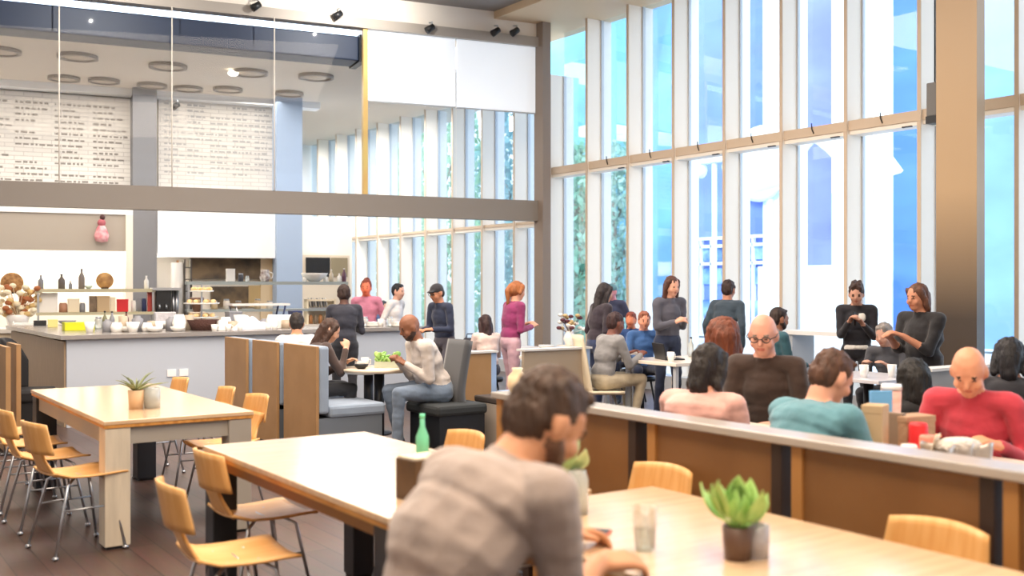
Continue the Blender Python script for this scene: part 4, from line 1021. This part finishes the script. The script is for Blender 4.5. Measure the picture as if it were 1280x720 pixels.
t = thing('handbag', 'dark rounded handbag lying on the grey-topped table below the girl\'s head', 'bag', (6.92, 10.93, .75), R(-30))
MB().grid(lambda u, v: (.16*math.cos(2*math.pi*u)*(1-.4*v*v), .07*math.sin(2*math.pi*u)*(1-.6*v*v), .14*v), 24, 8).lathe([(0, .0), (.07, .0), (0, .001)], 8).build('body', mat('bag dark', '#2a2a38', .7), t)
MB().tube([(-.08, 0, .12), (-.06, 0, .19), (.06, 0, .19), (.08, 0, .12)], .008, 6).build('strap', MATS['bag dark'], t)
D0 = Vector((7.0, 9.35, .75))
for i, (dx, dy_, lb) in enumerate([(-.19, -.12, 'tall'), (.0, .0, 'middle'), (.19, .1, 'short')]):
    plates('%s plate stack on the pale table with dishes' % lb, D0+Vector((dx, dy_, 0)), .09, (9, 5, 3)[i])
t = thing('flower_vase', 'vase of dark and white dried flowers left of the black-haired woman', 'vase', at(712, 12.9), 0); t.scale.z = .84
MB().lathe([(0, 0), (.14, 0), (.14, .93), (.17, .95), (0, .95)], 20).build('plinth', mat('plinth', '#e6dccd', .6), t)
MB().lathe([(0, .95), (.05, .95), (.08, 1.05), (.04, 1.16), (0, 1.15)], 16).build('vase', C_WHITE, t)
rnd = random.Random(9)
for i in range(26):
    a = i*2.4; r = rnd.uniform(.03, .2); z = rnd.uniform(1.18, 1.42)
    MB().tube([(0, 0, 1.12), (r*math.cos(a), r*math.sin(a), z)], .004, 5).ell((r*math.cos(a), r*math.sin(a), z), (.035, .035, .028), 8).build('flower', [C_WHITE, mat('dark bloom', '#5a2f38', .8), mat('sand2', '#c2a878', .6)][i % 3], t)
T0 = Vector((7.72, 5.72, .75))
cup('white cup on the dark square cafe table, left one', T0+Vector((-.2, -.1, 0)), .04, .11)
cup('white cup on the dark square cafe table, right one', T0+Vector((.02, -.22, 0)), .04, .11)
t = thing('phone', 'black phone held by the boy in the varsity jacket', 'phone', at(1068, 10.62, 1.2), R(20)); MB().box(-.035, .035, -.005, .005, -.07, .07).build('body', M_black, t)
t.name = 'smartphone'

# ------------------------------------------------------------------ counter goods
def onc(px, py):
    v = on(px, py, 1.0)
    return v if v.y > 12.13 else atY(px, 12.13, 1.0)
bt = lambda *a, **k: bottle(*a, **k)
tag(MB().box(-.3, .3, -.16, .16, 0, .02).box(-.31, .31, -.17, -.155, 0, .04).box(-.31, .31, .155, .17, 0, .04).build('tray', C_WHITE, loc=onc(33, 405.5), rz=R(80)), 'long white tray at the left end of the counter', 'tray')
box('black box on the counter left of the lime yellow box', onc(50, 407), .16, .12, .07, M_black)
box('bright lime yellow box lying on the counter corner', onc(98, 413), .34, .16, .10, mat('lime yellow', '#d3d620', .5), rz=0)
box('small pale yellow packet beside the lime yellow box', onc(66, 409), .12, .10, .10, mat('pale yellow', '#e6d98c', .6), 'packet')
bowl('low grey bowl behind the lime yellow box', onc(84, 406), .12, .06, C_GREY)
defs = [(123, 411, 'j', .045, .15, C_GLASS, 'glass jar just right of the lime yellow box'), (131, 414, 'b', .03, .24, mat('olive bottle', '#77775a', .3), 'olive bottle right of the lime yellow box'),
        (140, 411, 'b', .032, .22, C_GREY, 'grey bottle left of the white cup row'), (149, 415, 'j', .05, .11, mat('dark jar', '#4a4a52', .4), 'short dark jar near the front edge of the counter'),
        (158, 409, 'b', .03, .2, mat('cola', '#6e3a36', .3), 'brown-red bottle left of the sealed white bowls')]
for px, py, k, r, h, m, lb in defs: (jar if k == 'j' else bottle)(lb, onc(px, py), r, h, m)
W_ = ['white bowl on the counter, %s from the left' % o for o in ORD]
for i, (px, py, r, h) in enumerate([(160, 415, .10, .07), (176, 412, .13, .08), (193, 415, .10, .06), (207, 411, .12, .09), (222, 414.5, .09, .06)]): bowl(W_[i], onc(px, py), r, h)
box('translucent bag of rolls on the counter below the red tall box', onc(206, 408), .26, .2, .19, mat('cloudy bag', '#dcdbe2', .5, bump=1, bscale=12), 'bread_bag')
plates('plate stack on the counter left of the tiered stand', onc(229, 411), .11, 7)
stand('tall tiered stand with golden pastries on the counter', onc(252, 409), [(.12, .20), (.30, .22), (.46, .15)])
t = thing('basket', 'dark brown wicker basket in front of the tiered stand', 'basket', onc(254, 413), 0)
MB().lathe([(0, 0), (.13, 0), (.19, .13), (.175, .13), (.12, .015), (0, .015)], 24).build('body', mat('dark wicker', '#4e2f28', .8, bump=1, bscale=60), t)
box('white napkin dispenser right of the dark basket', onc(277, 413), .12, .12, .12, C_WHITE, 'dispenser', 0)
for i, (px, py, w, h, m, lb) in enumerate([(292, 408, .18, .20, C_GREY, 'grey appliance box behind the crumpled white cloth'), (352, 410, .2, .17, C_WHITE, 'plain white carton near the pale blue column'), (369, 408, .13, .21, C_NAVY, 'navy box right of the plain white carton')]):
    box(lb, onc(px, py), w, .18, h, m, 'box', 0)
t = thing('cloth_bundle', 'crumpled white cloth bundle lying on the counter', 'cloth', onc(314, 412), 0)
MB().grid(lambda u, v: (-.26+.52*u, -.12+.24*v, .004+math.sin(math.pi*u)*math.sin(math.pi*v)*(.13+.035*math.sin(13*u+5*v)+.03*math.sin(17*v-7*u))), 36, 18, .004).build('cloth', mat('linen white', '#eceaf0', .8), t)
t = thing('tray_stand', 'wire tray stand with pale top behind the crumpled cloth', 'stand', onc(322, 405), 0)
MB().box(-.42, .42, -.16, .16, .26, .29).build('tray', C_WHITE, t)
for sx in (-1, 1):
    for sy in (-1, 1): MB().tube([(sx*.3, sy*.13, 0), (sx*.36, sy*.13, .26)], .014, 8).build('leg', C_NAVY if sx > 0 else M_steel, t)
for i, (px, py) in enumerate([(268, 415), (285, 415.5), (300, 415), (335, 414), (343, 414)]): cup('white cup along the front edge of the counter, %s from the left' % ORD[i], onc(px, py), .04, .08)
for i, px in enumerate([436, 446, 456, 466, 476, 487, 497]):
    kind = i % 3
    if kind == 0: plates('plate stack on the right end of the counter, %s item from the left' % ORD[i], onc(px, 408.3), .09, 4)
    elif kind == 1: cup('cup on the right end of the counter, %s item from the left' % ORD[i], onc(px, 408.3), .045, .1)
    else: jar('jar on the right end of the counter, %s item from the left' % ORD[i], onc(px, 408.3), .045, .13)
# pastries and flowers at the far left of the kitchen
def onk(px, s, h): v = K(kt(px, s), s, h); return v
for nm, s in (('a', 0), ):
    pass
# ------------------------------------------------------------------ kitchen shelving and middle counter (kitchen frame)
SS = 1.4
x0, x1 = kt(-30, SS), kt(435, SS)
t = thing('back_counter', 'long pale work counter in the kitchen behind the serving counter', 'counter', K((x0+x1)/2, SS+.1), KR)
w = (x1-x0)/2
MB().box(-w, w, -.35, .45, .86, .92).build('worktop', mat('pale worktop', '#e9e2d8', .4), t)
MB().box(-w+.03, w-.03, -.3, .42, 0, .86).build('cabinet', mat('cabinet sand', '#d9c8ad', .6), t)
def shelf(lb, p0, p1, py, s, py2=None, m=None):
    a, b_ = kt(p0, s), kt(p1, s); h = kh((p0+p1)/2, py, s)
    t = thing('shelf_unit', lb, 'shelf', K((a+b_)/2, s), KR); w = (b_-a)/2
    MB().box(-w, w, -.16, .16, h-.05, h).build('shelf_board', m or mat('shelf sage', '#c9c2a2', .5), t)
    h2 = None
    if py2: h2 = kh((p0+p1)/2, py2, s); MB().box(-w, w, -.16, .16, h2-.04, h2).build('shelf_board', m or MATS['shelf sage'], t)
    for x in (-w+.03, w-.03):
        for y in (-.13, .13): MB().box(x-.015, x+.015, y-.015, y+.015, .92, h-.05).build('post', M_steel, t)
    return h, h2
hA, hA2 = shelf('left kitchen shelf with bottles and a round wooden board on top', 45, 193, 361, SS, 390)
hB, hB2 = shelf('right kitchen shelf crossing in front of the pale blue column', 232, 432, 352, SS, 386, mat('shelf steel', '#a9b4b4', .35, metal=.4))
def hs(px, py): return kh(px, py, SS)
bt('small grey bottle at the left end of the left kitchen shelf', onk(51, SS, hA), .04, .2, C_GREY)
bt('dark pepper mill on the left kitchen shelf', onk(77, SS, hA), .05, .22, mat('mill', '#6a615c', .4))
bt('tiny pale bottle between pepper mill and brown bottle', onk(88, SS, hA), .025, .12, C_GREY)
bt('tall slim grey-brown bottle on the left kitchen shelf', onk(102, SS, hA), .045, .30, mat('mill2', '#8a7f7a', .4))
bowl('small pale green bowl on the left kitchen shelf', onk(111, SS, hA), .06, .05, mat('celadon', '#cfdccf', .4))
bt('white bottle at the right end of the left kitchen shelf, before the grey column', onk(183, SS, hA), .035, .2, C_WHITE, C_WHITE)
for i, (px, dia, lb) in enumerate([(131, .24, 'round wooden board propped on the left kitchen shelf'), (15, .30, 'round tan wicker tray standing at the far left of the kitchen')]):
    v = onk(px, SS, (hA if i == 0 else hs(15, 367)))
    t = thing('round_board', lb, 'board', v, KR)
    MB().lathe([(0, -.02), (dia*.5, -.02), (dia*.52, 0), (dia*.5, .02), (0, .02)], 28, M=Matrix.Translation((0, 0, dia*.51)) @ Matrix.Rotation(R(84), 4, 'X')).build('disc', mat('board wood', '#d8a868', .6, noise=.6, nscale=7, color2='#8a5a34') if i == 0 else C_TAN, t)
    MB().box(-.05, .05, -.04, .06, 0, .02).build('foot', M_dark, t)
# golden flower and pastry heap, far left
t = thing('flower_arrangement', 'large golden and cream dried flower arrangement at the far left of the kitchen', 'flowers', onk(22, SS-.1, .92), KR)
MB().lathe([(0, 0), (.12, 0), (.16, .18), (.14, .2), (0, .2)], 18).build('vase', C_WHITE, t)
rnd = random.Random(21)
for i in range(60):
    x = rnd.uniform(-.28, .28); z = .2+rnd.random()*.42; y = rnd.uniform(-.12, .12)
    MB().tube([(0, 0, .15), (x*.6, y*.6, z*.8), (x, y, z)], .004, 4).ell((x, y, z), (.05, .045, .04), 8).build('flower', [mat('gold bloom', '#dcbd80', .8), mat('cream bloom', '#f2e6c8', .8), mat('rust bloom', '#a8653c', .8)][(i*7) % 3 if i % 4 else 1], t)
box('flat white screen standing on the lower left kitchen shelf', onk(58, SS, hA2), .30, .06, hs(58, 366)-hA2, C_WHITE, 'screen_display')
low = [(79, .12, .14, mat('rusty', '#b98a70', .6), 'canister', 'rust canister on the lower left kitchen shelf'), (92, .16, .2, mat('cream box', '#f1e4c8', .6), 'box', 'cream box in the middle of the lower left kitchen shelf'),
       (103, .08, .14, C_GREY, 'canister', 'grey canister right of the cream box'), (116, .10, .24, mat('brown mix', '#8a7560', .6, noise=.5, nscale=12), 'box', 'mottled brown box on the lower left kitchen shelf'),
       (129, .18, .24, mat('kraft2', '#c8ae8a', .7), 'box', 'kraft box right of the mottled brown box'), (141, .07, .22, mat('cream box', '#f1e4c8', .6), 'carton', 'narrow cream carton left of the red bag'),
       (153, .16, .19, C_RED, 'bag', 'bright red bag on the lower left kitchen shelf'), (167, .07, .17, C_WHITE, 'canister', 'white canister right of the bright red bag'), (174, .05, .2, C_GREY, 'canister', 'slim grey canister right of the white canister'),
       (180, .07, .2, C_NAVY, 'canister', 'navy canister left of the tall red box'), (188.5, .10, .31, mat('brick red', '#b8443c', .5), 'box', 'tall brick-red box at the right end of the lower left shelf')]
for px, wd, h, m, nm, lb in low:
    if nm == 'canister': tag(MB().lathe([(0, 0), (wd/2, 0), (wd/2, h*.85), (wd*.4, h*.88), (wd*.42, h), (0, h)], 16).build('canister', m, loc=onk(px, SS, hA2)), lb, 'canister')
    else: box(lb, onk(px, SS, hA2), wd, .12, h, m, nm)
# between the shelves: black coffee machine unit
v = onk(206, SS, .92)
t = thing('coffee_machine', 'black coffee machine with steel pipes beside the grey column', 'coffee machine', v, KR)
hh = hs(206, 363)-.92
MB().box(-.14, .08, -.16, .2, .04, hh).build('housing', M_black, t, bevel=.01)
MB().box(-.2, .22, -.2, .22, hh, hh+.04).build('top_tray', M_steel, t)
MB().box(-.18, .2, -.22, .18, 0, .04).build('drip_tray', M_steel, t)
for x in (.12, .17): MB().cyl((x, -.05), .025, .04, hh, 12).build('steel_column', M_steel, t)
for x in (-.1, 0): MB().tube([(x, -.16, hh*.6), (x, -.24, hh*.58), (x, -.25, hh*.5)], .014, 8).build('group_handle', M_steel, t)
t = thing('paper_roll', 'tall white paper column standing beside the dark oven opening', 'roll', onk(222, SS+.2, .92), KR)
MB().cyl((0, 0), .10, 0, hs(222, 328)-.92, 18).build('roll', C_WHITE, t); MB().cyl((0, 0), .02, 0, hs(222, 325)-.92, 10).build('core', C_TAN, t)
t = thing('dark_rack', 'narrow dark metal rack right of the white paper column', 'rack', onk(234, SS+.2, .92), KR)
H_ = hs(234, 324)-.92
for x in (-.05, .05): MB().box(x-.012, x+.012, -.1, .1, 0, H_).build('upright', mat('dark steel', '#55504c', .4), t)
for k in range(5): MB().box(-.05, .05, -.1, .1, H_*(.15+.18*k), H_*(.15+.18*k)+.015).build('rack_shelf', MATS['dark steel'], t)
t = thing('espresso_grinder', 'steel and cream grinder under the left end of the right kitchen shelf', 'grinder', onk(246, SS-.25, .92), KR)
MB().box(-.12, .12, -.1, .1, 0, .22).build('body', mat('warm steel', '#cdbfae', .35, metal=.3), t, bevel=.01)
MB().lathe([(0, .22), (.05, .22), (.11, .42), (.1, .44), (0, .44)], 16).build('hopper', mat('hopper', '#7a5a48', .3), t)
# on the right shelf
box('white mug-shaped canister on the right kitchen shelf', onk(288, SS, hB), .13, .1, .2, C_WHITE, 'canister')
jar('small dark jar right of the white canister on the right shelf', onk(301, SS, hB), .04, .13, mat('dark jar', '#4a4a52', .4))
jar('second small jar on the right kitchen shelf, beside the dark one', onk(309, SS, hB), .03, .09)
t = thing('jug', 'white patterned jug on the right kitchen shelf near the pilaster', 'jug', onk(331, SS, hB), KR)
MB().lathe([(0, 0), (.06, 0), (.085, .07), (.06, .15), (.07, .19), (.06, .19), (0, .17)], 18).build('body', mat('patterned', '#f4f0ec', .4, noise=.8, nscale=14, color2='#8a6f6a'), t)
MB().tube([(.06, 0, .16), (.13, 0, .13), (.12, 0, .06), (.08, 0, .05)], .01, 6).build('handle', C_WHITE, t)
t = thing('serving_bowl', 'wide white bowl on the right kitchen shelf by the small black oven', 'bowl', onk(393, SS, hB), KR)
MB().lathe([(0, 0), (.08, 0), (.2, .1), (.22, .14), (.2, .14), (.07, .02), (0, .02)], 22).build('bowl', C_WHITE, t)
for i, (px, h, m, lb) in enumerate([(407, .12, C_WHITE, 'short white pot right of the wide white bowl'), (414, .2, mat('beige pot', '#d9cbb4', .5), 'beige bottle on the right end of the right shelf'), (424, .14, C_WHITE, 'white bottle on the right end of the right shelf'), (430, .22, mat('plum', '#6d4a5a', .5), 'plum bottle at the very end of the right shelf'), (381, .1, C_WHITE, 'small white pot just right of the pale blue column')]):
    bt(lb, onk(px, SS, hB), .035, h, m, C_WHITE)
# under the right shelf
t = thing('jar_rack', 'cream rack with brown spice jars under the right kitchen shelf', 'rack', onk(400, SS, .92), KR)
a = hs(400, 374)-.92
MB().box(-.24, .24, .05, .09, 0, a).box(-.24, -.21, -.1, .09, 0, a).box(.21, .24, -.1, .09, 0, a).box(-.24, .24, -.1, .09, a-.03, a).build('case', mat('cream box', '#f1e4c8', .6), t)
for i in range(5): MB().lathe([(0, 0), (.032, 0), (.032, .12), (.02, .15), (0, .15)], 12, c=(-.16+.08*i, -.03, .0)).build('jar', mat('spice%d' % (i % 2), ['#b07a4c', '#8a7a68'][i % 2], .5), t)
t = thing('dish_rack', 'steel dish rack with plates between the right shelf levels', 'rack', onk(398, SS, hB2-.0 if hB2 else 1.2), KR)
for i in range(7): MB().lathe([(0, -.004), (.075, -.004), (.08, .004), (0, .004)], 18, M=Matrix.Translation((-.15+.045*i, 0, .095)) @ Matrix.Rotation(R(80), 4, 'Y')).build('plate', C_GREY if i % 2 else C_WHITE, t)
MB().box(-.2, .2, -.08, .08, 0, .015).build('base', M_steel, t)
for i, (px, nm) in enumerate([(268, 'first'), (283, 'second'), (298, 'third'), (322, 'fourth'), (337, 'fifth')]):
    jar('storage jar on the lower level of the right kitchen shelf, %s from the left' % nm, onk(px, SS, hB2), .05, .13+.03*(i % 2), mat('jar%d' % (i % 3), ['#cdb58f', '#e6ddd0', '#8f7a66'][i % 3], .5))

rnd = random.Random(77)
for i, px in enumerate([112, 134, 146, 154, 166, 172, 184, 190, 199, 214, 224, 236, 262, 272, 282, 290, 300, 330, 340, 358]):
    v = atY(px, 12.42+rnd.uniform(-.05, .2), 1.0); m = [C_WHITE, C_GREY, C_WHITE, mat('stoneware', '#b9a994', .5)][i % 4]; k = i % 4
    r = rnd.uniform(.05, .08); h = rnd.uniform(.10, .2)
    prof = [[(0, 0), (r*.6, 0), (r, h), (r*.9, h), (r*.5, .01), (0, .01)], [(0, 0), (r, 0), (r, h*.8), (r*.5, h*.9), (r*.5, h), (0, h)], [(0, 0), (r*.9, 0), (r*1.1, h*.5), (r*.7, h), (r*.6, h), (r, h*.5), (0, .02)], [(0, 0), (r*.8, 0), (r*.8, h), (0, h)]][k]
    tag(MB().lathe(prof, 18).build(['tumbler', 'canister', 'pot', 'canister'][k], m, loc=v), 'small pale piece of crockery in the crowded back row of the counter', 'crockery', 'crockery in the back row of the counter')
# ------------------------------------------------------------------ light and camera
w = bpy.data.worlds.new('world'); bpy.context.scene.world = w; w.use_nodes = True
bg = w.node_tree.nodes['Background']; bg.inputs[0].default_value = lin('#e2efff'); bg.inputs[1].default_value = 3.0
def lamp(kind, name, loc, rot, e, color, size=1, size_y=None):
    l = bpy.data.lights.new(name, kind); l.energy = e; l.color = lin(color)[:3]
    if kind == 'AREA':
        l.size = size
        if size_y: l.shape = 'RECTANGLE'; l.size_y = size_y
    elif kind == 'SUN': l.angle = R(3)
    o = bpy.data.objects.new(name, l); COL.objects.link(o); o.location = loc; o.rotation_euler = rot; return o
lamp('SUN', 'sun', (0, 0, 30), Vector((-.75, -.25, .62)).to_track_quat('Z', 'Y').to_euler(), 2.2, '#fff8ee')
lamp('AREA', 'ceiling_light_near', (1.5, 1.5, 5.85), (0, 0, 0), 620, '#ffe9d0', 5, 6)
lamp('AREA', 'ceiling_light_middle', (3.5, 8.5, 5.85), (0, 0, 0), 900, '#ffeedd', 7, 6)
lamp('AREA', 'ceiling_light_kitchen', (3.0, 17.5, 5.0), (0, 0, 0), 280, '#fff4e6', 9, 3)
lamp('AREA', 'ceiling_light_far', (9.3, 20.2, 4.95), (0, 0, 0), 330, '#fff8f0', 1.6, 6)
for i, x in enumerate((3.0, 6.5)):
    o = lamp('SPOT', 'bulkhead_fill', (x, 12.6, 5.75), Vector((-.12, -1, .0)).to_track_quat('Z', 'Y').to_euler(), 260, '#fff6ea'); o.data.spot_size = R(110); o.data.spot_blend = 1; o.data.shadow_soft_size = .015  # unseen fill spots, added to brighten the white bulkhead
v = K(kt(40, BW-.5), BW-.5, 2.08)
o = lamp('AREA', 'backsplash_fill', v, (R(78), 0, KR), 60, '#fff4e2', 4.5, .12)  # added fill that whitens the kitchen back wall; no fitting there
cam = bpy.data.cameras.new('camera'); co = bpy.data.objects.new('camera', cam); COL.objects.link(co)
co.location = (0, 0, EYE); co.rotation_euler = (R(90), 0, -math.atan2(SA, CA))
cam.sensor_width = 36; cam.lens = F/1280*36; cam.shift_y = -2/1280
cam.clip_start = .05; cam.clip_end = 300
cam.dof.use_dof = True; cam.dof.focus_distance = 10; cam.dof.aperture_fstop = 1.9
sc = bpy.context.scene; sc.camera = co
sc.view_settings.view_transform = 'Standard'; sc.view_settings.look = 'None'; sc.view_settings.exposure = 0.22
